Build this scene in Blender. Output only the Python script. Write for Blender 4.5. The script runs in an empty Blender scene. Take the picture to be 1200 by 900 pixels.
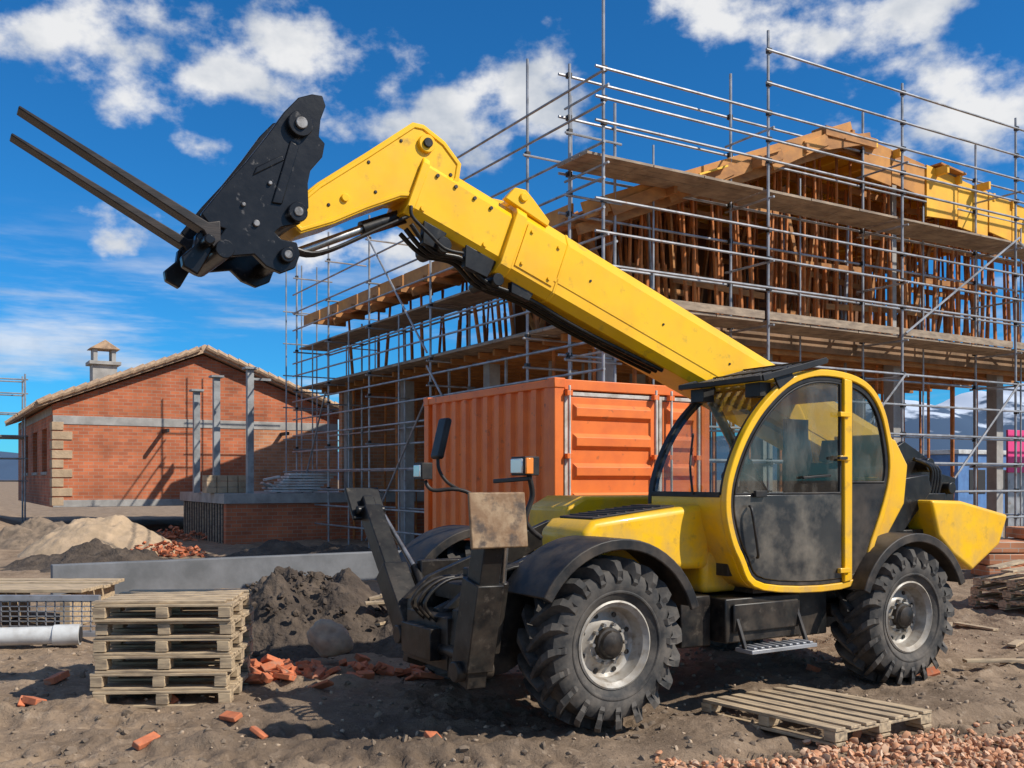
import bpy, bmesh, math, random
import numpy as np
from mathutils import Vector, Matrix, noise as mnoise
random.seed(7); rng=np.random.default_rng(7)
sc=bpy.context.scene
FP=1150.0; HZ=562.0; CH=1.75
A=math.radians(31.2); CU,SU=math.cos(A),math.sin(A)
# ------------------------------------------------------------------ camera
cd=bpy.data.cameras.new("camera"); cam=bpy.data.objects.new("camera",cd); sc.collection.objects.link(cam)
cam.location=(0,0,CH); cam.rotation_euler=(math.pi/2,0,0)
cd.sensor_width=36; cd.lens=36*FP/1200; cd.shift_y=(HZ-450)/1200; cd.clip_end=20000; cd.clip_start=.1
sc.camera=cam
sc.view_settings.view_transform='Standard'; sc.view_settings.look='None'; sc.view_settings.exposure=0
# ------------------------------------------------------------------ materials
def nt(mat):
    mat.use_nodes=True; t=mat.node_tree; return t,t.nodes,t.links,t.nodes["Principled BSDF"]
def M(name,col,rough=.5,metal=0,col2=None,scale=4,lo=.42,hi=.62,bump=0,bscale=30,coat=0,stretch=(1,1,1),
      dust=None,dustamt=.5,dustz=(0,1.2),spots=None,spec=.5,detail=4,bd=.02):
    m=bpy.data.materials.new(name); t,n,l,b=nt(m)
    tc=n.new("ShaderNodeTexCoord"); mp=n.new("ShaderNodeMapping"); mp.inputs["Scale"].default_value=stretch
    l.new(tc.outputs["Object"],mp.inputs[0])
    def rgb(c): 
        x=n.new("ShaderNodeRGB"); x.outputs[0].default_value=(*c,1); return x.outputs[0]
    cur=rgb(col)
    def mixn(a,bc,f):
        x=n.new("ShaderNodeMix"); x.data_type='RGBA'; l.new(f,x.inputs[0]); l.new(a,x.inputs[6]); l.new(bc,x.inputs[7]); return x.outputs[2]
    def nz(sc_,lo_,hi_,det=detail,src=None,off=0):
        x=n.new("ShaderNodeTexNoise"); x.inputs["Scale"].default_value=sc_; x.inputs["Detail"].default_value=det; x.inputs["Roughness"].default_value=.62
        l.new(src or mp.outputs[0],x.inputs["Vector"])
        r=n.new("ShaderNodeMapRange"); r.inputs[1].default_value=lo_; r.inputs[2].default_value=hi_; l.new(x.outputs["Fac"],r.inputs[0]); return r.outputs[0]
    if col2: cur=mixn(cur,rgb(col2),nz(scale,lo,hi))
    if spots: cur=mixn(cur,rgb(spots[0]),nz(spots[1],spots[2],spots[3],5))
    b.inputs["Roughness"].default_value=rough
    if dust:
        g=n.new("ShaderNodeNewGeometry"); s=n.new("ShaderNodeSeparateXYZ"); l.new(g.outputs["Position"],s.inputs[0])
        r=n.new("ShaderNodeMapRange"); r.inputs[1].default_value=dustz[0]; r.inputs[2].default_value=dustz[1]; r.inputs[3].default_value=1; r.inputs[4].default_value=.10
        l.new(s.outputs[2],r.inputs[0])
        q=nz(5,.38,.7,6,tc.outputs["Object"]); mu=n.new("ShaderNodeMath"); mu.operation='MULTIPLY'; l.new(r.outputs[0],mu.inputs[0]); l.new(q,mu.inputs[1])
        m2=n.new("ShaderNodeMath"); m2.operation='MULTIPLY'; l.new(mu.outputs[0],m2.inputs[0]); m2.inputs[1].default_value=dustamt
        cur=mixn(cur,rgb(dust),m2.outputs[0])
        rr=n.new("ShaderNodeMapRange"); rr.inputs[3].default_value=rough; rr.inputs[4].default_value=.95; l.new(m2.outputs[0],rr.inputs[0]); l.new(rr.outputs[0],b.inputs["Roughness"])
    l.new(cur,b.inputs["Base Color"])
    b.inputs["Metallic"].default_value=metal; b.inputs["Coat Weight"].default_value=coat; b.inputs["Coat Roughness"].default_value=.1
    b.inputs["Specular IOR Level"].default_value=spec
    if bump:
        x=n.new("ShaderNodeTexNoise"); x.inputs["Scale"].default_value=bscale; x.inputs["Detail"].default_value=5; l.new(mp.outputs[0],x.inputs["Vector"])
        bp=n.new("ShaderNodeBump"); bp.inputs["Strength"].default_value=min(1,bump); bp.inputs["Distance"].default_value=bd; l.new(x.outputs["Fac"],bp.inputs["Height"]); l.new(bp.outputs[0],b.inputs["Normal"])
    return m
DU=(.30,.22,.15)
yellow=M("yellow_paint",(.95,.53,.004),.30,0,(.87,.455,.005),1.6,coat=.25,dust=DU,dustamt=.75,dustz=(.7,1.9),spec=.35,spots=((.42,.24,.04),9,.60,.82))
black=M("black_paint",(.006,.006,.007),.36,0,(.016,.016,.015),7,dust=DU,dustamt=.28,dustz=(.2,1.4),bump=.3,bscale=25,bd=.003,spec=.3,spots=((.09,.075,.06),12,.60,.78))
blackhi=M("black_steel",(.005,.005,.006),.30,.0,(.013,.013,.014),7,.45,.7,coat=.08,spec=.3,spots=((.13,.12,.11),16,.62,.74),bump=.3,bscale=18,bd=.004)
fork=M("fork_steel",(.016,.013,.012),.45,.1,(.045,.034,.028),8,bump=.2,bscale=40,stretch=(.4,2,2),bd=.003,spec=.4)
rubber=M("tyre_rubber",(.016,.016,.017),.75,0,(.032,.031,.029),12,dust=(.22,.185,.15),dustamt=.8,dustz=(.1,1.9),bump=.3,bscale=60,bd=.004)
rim=M("rim_paint",(.46,.43,.38),.45,.1,(.28,.24,.19),6,.4,.65,dust=(.24,.19,.14),dustamt=.8,dustz=(.2,1.3),spots=((.16,.12,.08),10,.56,.75))
plastic=M("black_plastic",(.010,.010,.011),.5,0,(.02,.02,.02),8,dust=DU,dustamt=.3,dustz=(.8,2.2),spec=.35)
doorp=M("door_panel_plastic",(.018,.019,.021),.28,0,(.045,.043,.04),3,.4,.7,spots=((.26,.22,.17),2.4,.48,.82),coat=.3)
steel=M("bright_steel",(.5,.48,.45),.35,.9,(.3,.28,.26),8)
pinm=M("worn_pin_steel",(.26,.25,.24),.4,.5,(.12,.11,.10),20)
rusty=M("weathered_plate",(.20,.11,.05),.6,.1,(.34,.23,.13),6,.4,.6,bump=.4,bscale=30,spots=((.07,.045,.03),9,.50,.65),bd=.006)
seatm=M("seat_fabric",(.02,.02,.022),.85)
amber=M("amber_lens",(.9,.25,.02),.2,coat=.5)
lens=M("lamp_lens",(.75,.75,.72),.12,.3,coat=.6)
def glassmat(name,tint,dl,dh):
    m=bpy.data.materials.new(name); m.use_nodes=True; n=m.node_tree.nodes; l=m.node_tree.links
    for x in list(n):
        if x.type!='OUTPUT_MATERIAL': n.remove(x)
    o=[x for x in n if x.type=='OUTPUT_MATERIAL'][0]
    tr=n.new("ShaderNodeBsdfTransparent"); tr.inputs[0].default_value=(*tint,1)
    g=n.new("ShaderNodeBsdfGlossy"); g.inputs["Roughness"].default_value=.02
    d=n.new("ShaderNodeBsdfDiffuse"); d.inputs[0].default_value=(.36,.33,.28,1)
    f=n.new("ShaderNodeLayerWeight"); f.inputs[0].default_value=.3
    pw=n.new("ShaderNodeMath"); pw.operation='POWER'; l.new(f.outputs["Facing"],pw.inputs[0]); pw.inputs[1].default_value=2.5
    ff=n.new("ShaderNodeMapRange"); ff.inputs[3].default_value=.05; ff.inputs[4].default_value=.6; l.new(pw.outputs[0],ff.inputs[0])
    tc=n.new("ShaderNodeTexCoord"); mp=n.new("ShaderNodeMapping"); mp.inputs["Scale"].default_value=(1.6,1,.7); l.new(tc.outputs["Object"],mp.inputs[0])
    nz=n.new("ShaderNodeTexNoise"); nz.inputs["Scale"].default_value=3; nz.inputs["Detail"].default_value=7; nz.inputs["Roughness"].default_value=.65; l.new(mp.outputs[0],nz.inputs["Vector"])
    r=n.new("ShaderNodeMapRange"); r.inputs[1].default_value=.45; r.inputs[2].default_value=.75; r.inputs[3].default_value=dl; r.inputs[4].default_value=dh; l.new(nz.outputs["Fac"],r.inputs[0])
    a=n.new("ShaderNodeMixShader"); l.new(ff.outputs[0],a.inputs[0]); l.new(tr.outputs[0],a.inputs[1]); l.new(g.outputs[0],a.inputs[2])
    b=n.new("ShaderNodeMixShader"); l.new(r.outputs[0],b.inputs[0]); l.new(a.outputs[0],b.inputs[1]); l.new(d.outputs[0],b.inputs[2])
    l.new(b.outputs[0],o.inputs[0]); return m
glass=glassmat("cab_glass",(.80,.84,.83),.02,.14); glassd=glassmat("door_glass",(.50,.53,.52),.02,.32)
galv=M("galvanised_tube",(.40,.40,.41),.45,.35,(.24,.24,.24),3,.4,.65,spots=((.20,.12,.07),5,.60,.75),detail=2)
plank=M("scaffold_board",(.42,.32,.22),.75,0,(.21,.155,.11),3,.35,.65,bump=.3,stretch=(1,1,4),bd=.005)
orangeP=M("container_paint",(.86,.19,.022),.5,0,(.72,.145,.02),3,.4,.7,spots=((.25,.08,.03),7,.62,.74),dust=DU,dustamt=.35,dustz=(.3,1.5))
seal=M("grey_trim",(.60,.56,.50),.6,0,(.38,.33,.27),5)
conc=M("concrete",(.42,.40,.37),.85,0,(.28,.265,.245),2.5,.35,.65,bump=.35,bscale=25,bd=.006)
concd=M("dark_concrete",(.20,.205,.215),.85,0,(.12,.125,.13),1.6,.35,.65,bump=.35,bscale=20,bd=.006)
postm=M("painted_column",(.34,.35,.35),.7,0,(.22,.22,.22),3)
wood=M("pallet_wood",(.56,.42,.26),.8,0,(.28,.21,.14),5,.35,.7,bump=.4,bscale=30,stretch=(1,6,6),bd=.004,spots=((.16,.12,.085),2.5,.52,.75))
form=M("formwork_ply",(.62,.27,.05),.65,0,(.38,.16,.04),1.8,.35,.65)
formy=M("formwork_panel",(.92,.52,.03),.6,0,(.80,.38,.03),1.5,.35,.65)
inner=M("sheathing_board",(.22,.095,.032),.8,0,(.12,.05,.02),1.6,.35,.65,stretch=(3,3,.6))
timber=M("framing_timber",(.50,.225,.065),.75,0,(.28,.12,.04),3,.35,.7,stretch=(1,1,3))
brownp=M("prop_rust",(.60,.20,.045),.7,.1,(.32,.115,.035),4,detail=2)
slabm=M("slab_soffit",(.30,.18,.10),.8,0,(.18,.11,.06),2)
tile=M("roof_tile",(.54,.36,.22),.85,0,(.34,.23,.15),8)
sand=M("sand",(.50,.36,.23),.95,0,(.36,.26,.165),3,.35,.65,bump=.6,bscale=18)
dirtd=M("dark_dirt",(.060,.044,.033),.95,0,(.125,.092,.066),3.5,.4,.7,bump=1,bscale=22,bd=.03)
clodm=M("soil_clod",(.24,.175,.12),.95,0,(.14,.105,.075),5,bump=.5)
stone=M("stone",(.46,.34,.23),.85,0,(.32,.24,.17),6,bump=.5,bd=.01)
def pebmat():
    m=bpy.data.materials.new("gravel_stone"); t,n,l,b=nt(m); g=n.new("ShaderNodeNewGeometry")
    r=n.new("ShaderNodeValToRGB"); l.new(g.outputs["Random Per Island"],r.inputs[0]); e=r.color_ramp.elements
    e[0].color=(.62,.31,.16,1); e[1].color=(.64,.46,.32,1); e[1].position=1
    for p,c in((.3,(.50,.22,.11,1)),(.5,(.64,.40,.25,1)),(.7,(.36,.23,.15,1)),(.85,(.60,.28,.14,1))):
        x=e.new(p); x.color=c
    l.new(r.outputs[0],b.inputs["Base Color"]); b.inputs["Roughness"].default_value=.8; return m
peb=pebmat()
brickc=M("broken_brick",(.60,.18,.075),.85,0,(.42,.13,.06),8,bump=.4,bd=.006,spots=((.30,.22,.16),9,.55,.7))
white=M("white_plastic",(.60,.60,.58),.5,0,(.42,.40,.37),3)
pink=M("pink_tarp",(.75,.05,.22),.6)
bluew=M("blue_cladding",(.10,.22,.45),.6,0,(.08,.17,.36),3)
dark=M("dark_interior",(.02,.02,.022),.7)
def brickmat(name,c1,c2,mort):
    m=bpy.data.materials.new(name); t,n,l,b=nt(m)
    tc=n.new("ShaderNodeTexCoord"); s=n.new("ShaderNodeSeparateXYZ"); l.new(tc.outputs["Object"],s.inputs[0])
    ad=n.new("ShaderNodeMath"); l.new(s.outputs[0],ad.inputs[0]); l.new(s.outputs[1],ad.inputs[1])
    c=n.new("ShaderNodeCombineXYZ"); l.new(ad.outputs[0],c.inputs[0]); l.new(s.outputs[2],c.inputs[1])
    br=n.new("ShaderNodeTexBrick"); l.new(c.outputs[0],br.inputs["Vector"]); br.inputs["Scale"].default_value=1
    br.inputs["Brick Width"].default_value=.29; br.inputs["Row Height"].default_value=.105; br.inputs["Mortar Size"].default_value=.009; br.inputs["Mortar Smooth"].default_value=.3
    br.inputs["Color1"].default_value=(*c1,1); br.inputs["Color2"].default_value=(*c2,1); br.inputs["Mortar"].default_value=(*mort,1)
    nz=n.new("ShaderNodeTexNoise"); nz.inputs["Scale"].default_value=1.2; nz.inputs["Detail"].default_value=6; l.new(tc.outputs["Object"],nz.inputs["Vector"])
    mr=n.new("ShaderNodeMapRange"); mr.inputs[1].default_value=.3; mr.inputs[2].default_value=.7; mr.inputs[3].default_value=.68; mr.inputs[4].default_value=1.2; l.new(nz.outputs["Fac"],mr.inputs[0])
    mx=n.new("ShaderNodeVectorMath"); mx.operation='SCALE'; l.new(br.outputs["Color"],mx.inputs[0]); l.new(mr.outputs[0],mx.inputs["Scale"])
    l.new(mx.outputs[0],b.inputs["Base Color"]); b.inputs["Roughness"].default_value=.9
    return m
brick=brickmat("red_brick",(.58,.17,.07),(.42,.115,.05),(.38,.25,.17))
brick2=brickmat("pale_brick",(.62,.27,.13),(.48,.19,.09),(.46,.36,.27))
# ------------------------------------------------------------------ mesh builder
def empty(name,loc=(0,0,0),rz=0):
    e=bpy.data.objects.new(name,None); sc.collection.objects.link(e); e.location=loc; e.rotation_euler=(0,0,rz); return e
class MB:
    def __init__(s): s.v=[]; s.f=[]; s.m=[]
    def add(s,vs,fs,m=0):
        o=len(s.v); s.v+=[tuple(x) for x in vs]; s.f+=[tuple(i+o for i in f) for f in fs]; s.m+=[m]*len(fs)
    def box(s,c,sz,m=0,R=None):
        h=[x/2 for x in sz]; vs=[]
        for x in(-1,1):
            for y in(-1,1):
                for z in(-1,1):
                    p=Vector((x*h[0],y*h[1],z*h[2])); p=(R@p if R else p)+Vector(c); vs.append(p)
        s.add(vs,[(0,1,3,2),(4,6,7,5),(0,4,5,1),(2,3,7,6),(0,2,6,4),(1,5,7,3)],m)
    def bb(s,a,b,m=0): s.box([(a[i]+b[i])/2 for i in range(3)],[abs(b[i]-a[i]) for i in range(3)],m)
    def beam(s,p0,p1,w,h,m=0,up=(0,0,1)):
        p0=Vector(p0);p1=Vector(p1);d=(p1-p0);L=d.length;d.normalize();u=Vector(up)
        if abs(d.dot(u))>.98:u=Vector((0,1,0))
        y=u.cross(d).normalized();z=d.cross(y)
        s.box((p0+p1)/2,(L,w,h),m,Matrix((d,y,z)).transposed())
    def cyl(s,p0,p1,r,m=0,n=8,r2=None):
        p0=Vector(p0);p1=Vector(p1);d=(p1-p0).normalized();a=d.orthogonal().normalized();b=d.cross(a);r2=r if r2 is None else r2
        vs=[p0+(a*math.cos(2*math.pi*i/n)+b*math.sin(2*math.pi*i/n))*r for i in range(n)]+[p1+(a*math.cos(2*math.pi*i/n)+b*math.sin(2*math.pi*i/n))*r2 for i in range(n)]
        s.add(vs,[(i,(i+1)%n,n+(i+1)%n,n+i) for i in range(n)]+[tuple(range(n))[::-1],tuple(range(n,2*n))],m)
    def tube(s,pts,r,m=0,n=8,sub=6):
        P=[Vector(p) for p in pts]; Q=[]
        for i in range(len(P)-1):
            a=P[max(i-1,0)];b=P[i];c=P[i+1];d=P[min(i+2,len(P)-1)]
            for k in range(sub):
                t=k/sub; Q.append(.5*((2*b)+(c-a)*t+(2*a-5*b+4*c-d)*t*t+(3*b-a-3*c+d)*t**3))
        Q.append(P[-1]); rings=[]; ref=None
        for i,q in enumerate(Q):
            d=(Q[min(i+1,len(Q)-1)]-Q[max(i-1,0)]).normalized()
            if ref is None: ref=d.orthogonal().normalized()
            a=(ref-d*ref.dot(d)).normalized(); ref=a; b=d.cross(a)
            rings+= [q+(a*math.cos(2*math.pi*k/n)+b*math.sin(2*math.pi*k/n))*r for k in range(n)]
        fs=[(i*n+k,i*n+(k+1)%n,(i+1)*n+(k+1)%n,(i+1)*n+k) for i in range(len(Q)-1) for k in range(n)]
        s.add(rings,fs+[tuple(range(n)),tuple(range((len(Q)-1)*n,len(Q)*n))],m)
    def prism(s,pts,t0,t1,m=0,pts2=None):
        n=len(pts);q=pts2 or pts
        s.add([(p[0],t0,p[1]) for p in pts]+[(p[0],t1,p[1]) for p in q],[tuple(range(n)),tuple(range(n,2*n))[::-1]]+[(i,n+i,n+(i+1)%n,(i+1)%n) for i in range(n)],m)
    def ring(s,o,i_,t0,t1,m=0):
        n=len(o);vs=[(p[0],t0,p[1]) for p in o]+[(p[0],t0,p[1]) for p in i_]+[(p[0],t1,p[1]) for p in o]+[(p[0],t1,p[1]) for p in i_];fs=[]
        for k in range(n):
            j=(k+1)%n; fs+=[(k,j,n+j,n+k),(2*n+k,3*n+k,3*n+j,2*n+j),(k,2*n+k,2*n+j,j),(n+k,n+j,3*n+j,3*n+k)]
        s.add(vs,fs,m)
    def lathe(s,prof,cx,cz,m=0,n=48,closed=False):
        vs=[];k=len(prof)
        for i in range(n):
            a=2*math.pi*i/n
            vs+=[(cx+r*math.cos(a),y,cz+r*math.sin(a)) for y,r in prof]
        fs=[(i*k+j,i*k+j+1,((i+1)%n)*k+j+1,((i+1)%n)*k+j) for i in range(n) for j in range(k-1)]
        s.add(vs,fs,m)
    def build(s,name,mats,parent=None,bevel=0,loc=None,rz=None,smooth=38,seg=2,recalc=True):
        me=bpy.data.meshes.new(name); me.from_pydata(s.v,[],s.f)
        for mt in (mats if isinstance(mats,list) else [mats]): me.materials.append(mt)
        me.polygons.foreach_set("material_index",s.m)
        me.validate()
        if recalc:
            bm=bmesh.new(); bm.from_mesh(me); bmesh.ops.recalc_face_normals(bm,faces=bm.faces); bm.to_mesh(me); bm.free()
        ob=bpy.data.objects.new(name,me); sc.collection.objects.link(ob)
        if parent: ob.parent=parent
        if loc: ob.location=loc
        if rz is not None: ob.rotation_euler=(0,0,rz)
        if smooth:
            me.polygons.foreach_set("use_smooth",[True]*len(me.polygons)); me.set_sharp_from_angle(angle=math.radians(smooth))
        if bevel:
            b=ob.modifiers.new("bevel",'BEVEL'); b.width=bevel; b.segments=seg; b.limit_method='ANGLE'; b.angle_limit=math.radians(40)
        return ob
def offset(P,w):
    n=len(P); ar=sum(P[i][0]*P[(i+1)%n][1]-P[(i+1)%n][0]*P[i][1] for i in range(n)); sg=1 if ar>0 else -1; out=[]
    for i in range(n):
        a=Vector(P[i-1]);b=Vector(P[i]);c=Vector(P[(i+1)%n]); d1=(b-a).normalized();d2=(c-b).normalized()
        n1=Vector((-d1.y,d1.x))*sg;n2=Vector((-d2.y,d2.x))*sg; nn=(n1+n2).normalized(); k=w/max(.4,nn.dot(n1)); out.append((b.x+nn.x*k,b.y+nn.y*k))
    return out
def clip(P,ax,val,keep):
    out=[];n=len(P);ins=lambda p:(p[ax]-val)*keep>=0
    for i in range(n):
        a=P[i];b=P[(i+1)%n]
        if ins(a): out.append(a)
        if ins(a)!=ins(b):
            t=(val-a[ax])/(b[ax]-a[ax]); out.append((a[0]+(b[0]-a[0])*t,a[1]+(b[1]-a[1])*t))
    return out
def spline(P,k):
    out=[];n=len(P)
    for i in range(n):
        a,b,c,d=[Vector(P[(i+j)%n]) for j in(-1,0,1,2)]
        for q in range(k):
            t=q/k; v=.5*((2*b)+(c-a)*t+(2*a-5*b+4*c-d)*t*t+(3*b-a-3*c+d)*t**3); out.append((v.x,v.y))
    return out
# ------------------------------------------------------------------ telehandler (local: x rearwards, y to far side, z up)
TX,TY=.73,6.73
tele=empty("telehandler",(TX,TY,0),A)
def V(px,py,t):   # photo measurement -> side-plane coordinates of the machine at lateral offset t
    k=(px-600)/FP; s=(k*(TY+CU*t)-TX+SU*t)/(CU-SU*k); Y=TY+SU*s+CU*t; return (s,CH-(py-HZ)/FP*Y)
def VL(l,t): return [V(a,b,t) for a,b in l]
def wheel(name,cx,cz,y0,side):
    mb=MB(); Y=lambda w:y0+side*w
    prof=[(.09,.285),(.05,.30),(.015,.35),(.0,.41),(.010,.47),(.035,.515),(.09,.53),(.2,.535),(.31,.53),(.36,.515),(.39,.47),(.4,.41),(.385,.35),(.35,.30),(.31,.285)]
    mb.lathe([(Y(w),r) for w,r in prof],cx,cz,0,72)
    mb.lathe([(Y(w),r) for w,r in [(.012,.355),(.003,.362),(.001,.372),(.004,.38)]],cx,cz,0,72)
    n=20
    for i in range(n):
        for hf in(0,1):
            th0=2*math.pi*(i+.5*hf)/n
            st=[(.004,.455,.42,.040),(-.012,.515,.45,.052),(.006,.576,.49,.056),(.045,.603,.52,.052),(.13,.608,.525,.040),(.215,.610,.525,.034)]
            vs=[]
            for w,rt,rb,hw in st:
                th=th0+side*(w*1.5) ; ww=w if hf==0 else .4-w
                for r,q in((rb,-1.25),(rt,-1),(rt,1),(rb,1.25)):
                    a=th+q*hw*.80; vs.append((cx+r*math.cos(a),Y(ww),cz+r*math.sin(a)))
            fs=[]
            for j in range(len(st)-1):
                for q in range(4): fs.append((j*4+q,j*4+(q+1)%4,(j+1)*4+(q+1)%4,(j+1)*4+q))
            fs+=[(0,1,2,3),tuple(4*(len(st)-1)+q for q in(3,2,1,0))]; mb.add(vs,fs,0)
    mb.lathe([(Y(w),r) for w,r in [(.09,.30),(.035,.308),(.028,.295),(.045,.280),(.06,.262),(.11,.25),(.15,.24),(.165,.215),(.15,.17),(.13,.15),(.125,.11),(.12,.02)]],cx,cz,1,56)
    mb.lathe([(Y(w),r) for w,r in [(.125,.115),(.09,.11),(.085,.095),(.06,.085),(.05,.06),(.045,.0)]],cx,cz,2,28)
    for i in range(10):
        a=2*math.pi*i/10; p=(cx+.137*math.cos(a),Y(.13),cz+.137*math.sin(a)); mb.cyl(p,(p[0],Y(.095),p[2]),.014,3,6)
    for i in range(8):
        a=2*math.pi*(i+.5)/8; p=(cx+.205*math.cos(a),Y(.16),cz+.205*math.sin(a)); mb.cyl(p,(p[0],Y(.150),p[2]),.018,2,8)
    mb.lathe([(Y(.31),.285),(Y(.3),.26),(Y(.2),.25),(Y(.17),.1),(Y(.17),.0)],cx,cz,2,32)
    mb.build(name,[rubber,rim,black,steel],tele,smooth=27)
WF,WR=0.0,3.14
wheel("front_left_wheel",WF,.61,0,1); wheel("rear_left_wheel",WR,.575,0,1)
wheel("front_right_wheel",WF,.61,2.4,-1); wheel("rear_right_wheel",WR,.575,2.4,-1)
mb=MB()
for s,z in((WF,.61),(WR,.575)):
    mb.cyl((s,.2,z),(s,2.2,z),.10,0,14); mb.cyl((s,.15,z),(s,.42,z),.17,0,18); mb.cyl((s,1.98,z),(s,2.25,z),.17,0,18); mb.cyl((s,.9,z),(s,1.5,z),.2,0,16,)
mb.bb((-.75,.78,.62),(4.1,.86,1.12),0); mb.bb((-.75,1.54,.62),(4.1,1.62,1.12),0); mb.bb((-.6,.86,.66),(3.9,1.54,.8),0)
mb.bb((.75,.82,.45),(2.4,1.6,.66),0)
mb.bb((.82,.30,.47),(1.12,.78,.86),0); mb.bb((1.14,.16,.50),(1.95,.8,.84),0); mb.bb((1.97,.30,.46),(2.42,.78,.84),0)
mb.bb((1.2,.13,.58),(1.9,.155,.8),0)
mb.build("chassis",[black],tele,.012)
mb=MB()
mb.bb((1.22,-.04,.44),(1.92,.14,.47),0)
for i in range(9): mb.bb((1.25+.075*i,-.03,.471),(1.285+.075*i,.13,.486),0)
mb.beam((1.24,.05,.46),(1.24,.16,.72),.03,.03,1); mb.beam((1.9,.05,.46),(1.9,.16,.72),.03,.03,1)
mb.build("step",[galv,black],tele,.004)
def fender(name,cx,cz,y0,y1,a0,a1,r=.735):
    mb=MB();N=20;pr=[]
    for i in range(N+1):
        a=math.radians(a0+(a1-a0)*i/N); pr.append((cx+r*math.cos(a),cz+r*math.sin(a)))
    inn=[(cx+(x-cx)*(r-.025)/r,cz+(z-cz)*(r-.025)/r) for x,z in pr]
    mb.prism(pr+inn[::-1],y0,y1,0)
    inn2=[(cx+(x-cx)*(r-.075)/r,cz+(z-cz)*(r-.075)/r) for x,z in pr]
    mb.prism([(cx+(x-cx)*1.001,cz+(z-cz)*1.001) for x,z in pr]+inn2[::-1],y0-.012,y0+.014,0)
    mb.build(name,[plastic],tele,.008)
fender("front_left_fender",WF,.61,-.03,.5,18,150); fender("front_right_fender",WF,.61,1.9,2.42,18,150)
fender("rear_left_fender",WR,.575,-.03,.5,22,158,.72); fender("rear_right_fender",WR,.575,1.9,2.42,22,158,.72)
# boom
c0,c1=.98,1.42
P0=Vector((-.556,4.01));P1=Vector((2.596,2.81)); D=(P1-P0).normalized(); Nn=Vector((D.y,-D.x))
if Nn.y>0: Nn=-Nn
def BP(a,d): p=P0+D*a+Nn*d; return (p.x,p.y)
mb=MB()
L=(P1-P0).length+1.75
def boomsec(a0,a1,d0,d1,y0,y1,ch,m):
    R=[]
    for a in(a0,a1):
        q=[(y0,d0+ch),(y0+ch*.8,d0),(y1-ch*.8,d0),(y1,d0+ch),(y1,d1-ch*.6),(y1-ch*.5,d1),(y0+ch*.5,d1),(y0,d1-ch*.6)]
        for y,d in q:
            p=BP(a,d); R.append((p[0],y,p[1]))
    n=8; mb.add(R,[tuple(range(n)),tuple(range(n,2*n))]+[(i,(i+1)%n,n+(i+1)%n,n+i) for i in range(n)],m)
boomsec(.42,L,0,.58,c0,c1,.11,0)
boomsec(-.42,.6,.045,.52,c0+.035,c1-.035,.09,0)
boomsec(.40,.50,-.012,.592,c0-.012,c1+.012,.11,0)
boomsec(.90,.925,-.006,.586,c0-.006,c1+.006,.11,0)
boomsec(-.42,-.36,.035,.53,c0+.02,c1-.02,.09,0)
mb.build("boom",[yellow],tele,.006)
mb=MB()
mb.prism([BP(.52,.40),BP(L-.1,.40),BP(L-.1,.43),BP(.52,.43)],c0-.006,c0+.002,0)
mb.prism([BP(.52,.13),BP(.88,.13),BP(.88,.48),BP(.52,.48)],c0-.010,c0+.002,0)
for a in(.57,.83): 
    for d in(.17,.44): p=BP(a,d); mb.cyl((p[0],c0-.025,p[1]),(p[0],c0+.01,p[1]),.014,0,8)
for a in(-.28,-.12,.05,.2):
    p=BP(a,.16); mb.cyl((p[0],c0+.02,p[1]),(p[0],c0+.05,p[1]),.014,1,8)
for a in(-.3,.25):
    p=BP(a,.44); mb.cyl((p[0],c0+.02,p[1]),(p[0],c0+.05,p[1]),.020,0,8)
for a in(1.2,2.0,2.8):
    p=BP(a,.27); mb.cyl((p[0],c0-.008,p[1]),(p[0],c0+.01,p[1]),.010,1,8)
mb.build("boom_fittings",[yellow,fork],tele)
mb=MB()
for y in(c0+.02,c1-.08):
    mb.prism([BP(.28,.03),BP(.33,-.09),BP(.42,-.12),BP(.5,-.09),BP(.7,-.0),BP(.7,.05)],y,y+.06,0)
mb.cyl((BP(.42,-.05)[0],c0,BP(.42,-.05)[1]),(BP(.42,-.05)[0],c1,BP(.42,-.05)[1]),.035,0,12)
mb.build("boom_ears",[yellow],tele,.008)
mb=MB()
for k in range(3):
    y=c0+.1+.08*k
    q=[BP(-.32,.56+.02*k),BP(-.1,.66),BP(.15,.60),BP(.4,.67),BP(.8,.62),BP(1.3,.63),BP(2.2,.59)]
    mb.tube([(a,y,b) for a,b in q],.020,0)
for a,b in((-.25,-.05),(.12,.4),(.55,.8)):
    mb.prism([BP(a,.5),BP(b,.5),BP(b-.03,.65),BP(a+.05,.66)],c0+.06,c0+.12,0)
p=BP(-.05,.60); mb.cyl((p[0],c0+.03,p[1]),(p[0],c1-.03,p[1]),.06,0,14)
p=BP(.45,.63); mb.cyl((p[0],c0+.03,p[1]),(p[0],c1-.03,p[1]),.05,0,14)
mb.tube([(a,c0-.0,b) for a,b in(BP(-.4,.48),BP(-.36,.55),BP(-.2,.60),BP(-.05,.64),BP(.1,.60))],.014,0)
mb.build("boom_hoses",[black],tele,.005)
t0=1.04
neck=VL([(484,143),(497,146),(522,166),(541,192),(538,212),(520,235),(498,233),(470,232),(430,246),(392,262),(352,274),(340,262),(350,232),(372,214),(430,178)],t0)
mb=MB(); mb.prism(neck,1.04,1.36,0)
mb.ring(offset(neck,.012),offset(neck,.04),1.03,1.041,0)
mb.build("boom_nose",[yellow],tele,.014)
mb=MB()
def disc(px,py,t,r,th,m): s,z=V(px,py,t); mb.cyl((s,t-th,z),(s,t+.01,z),r,m,20)
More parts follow.
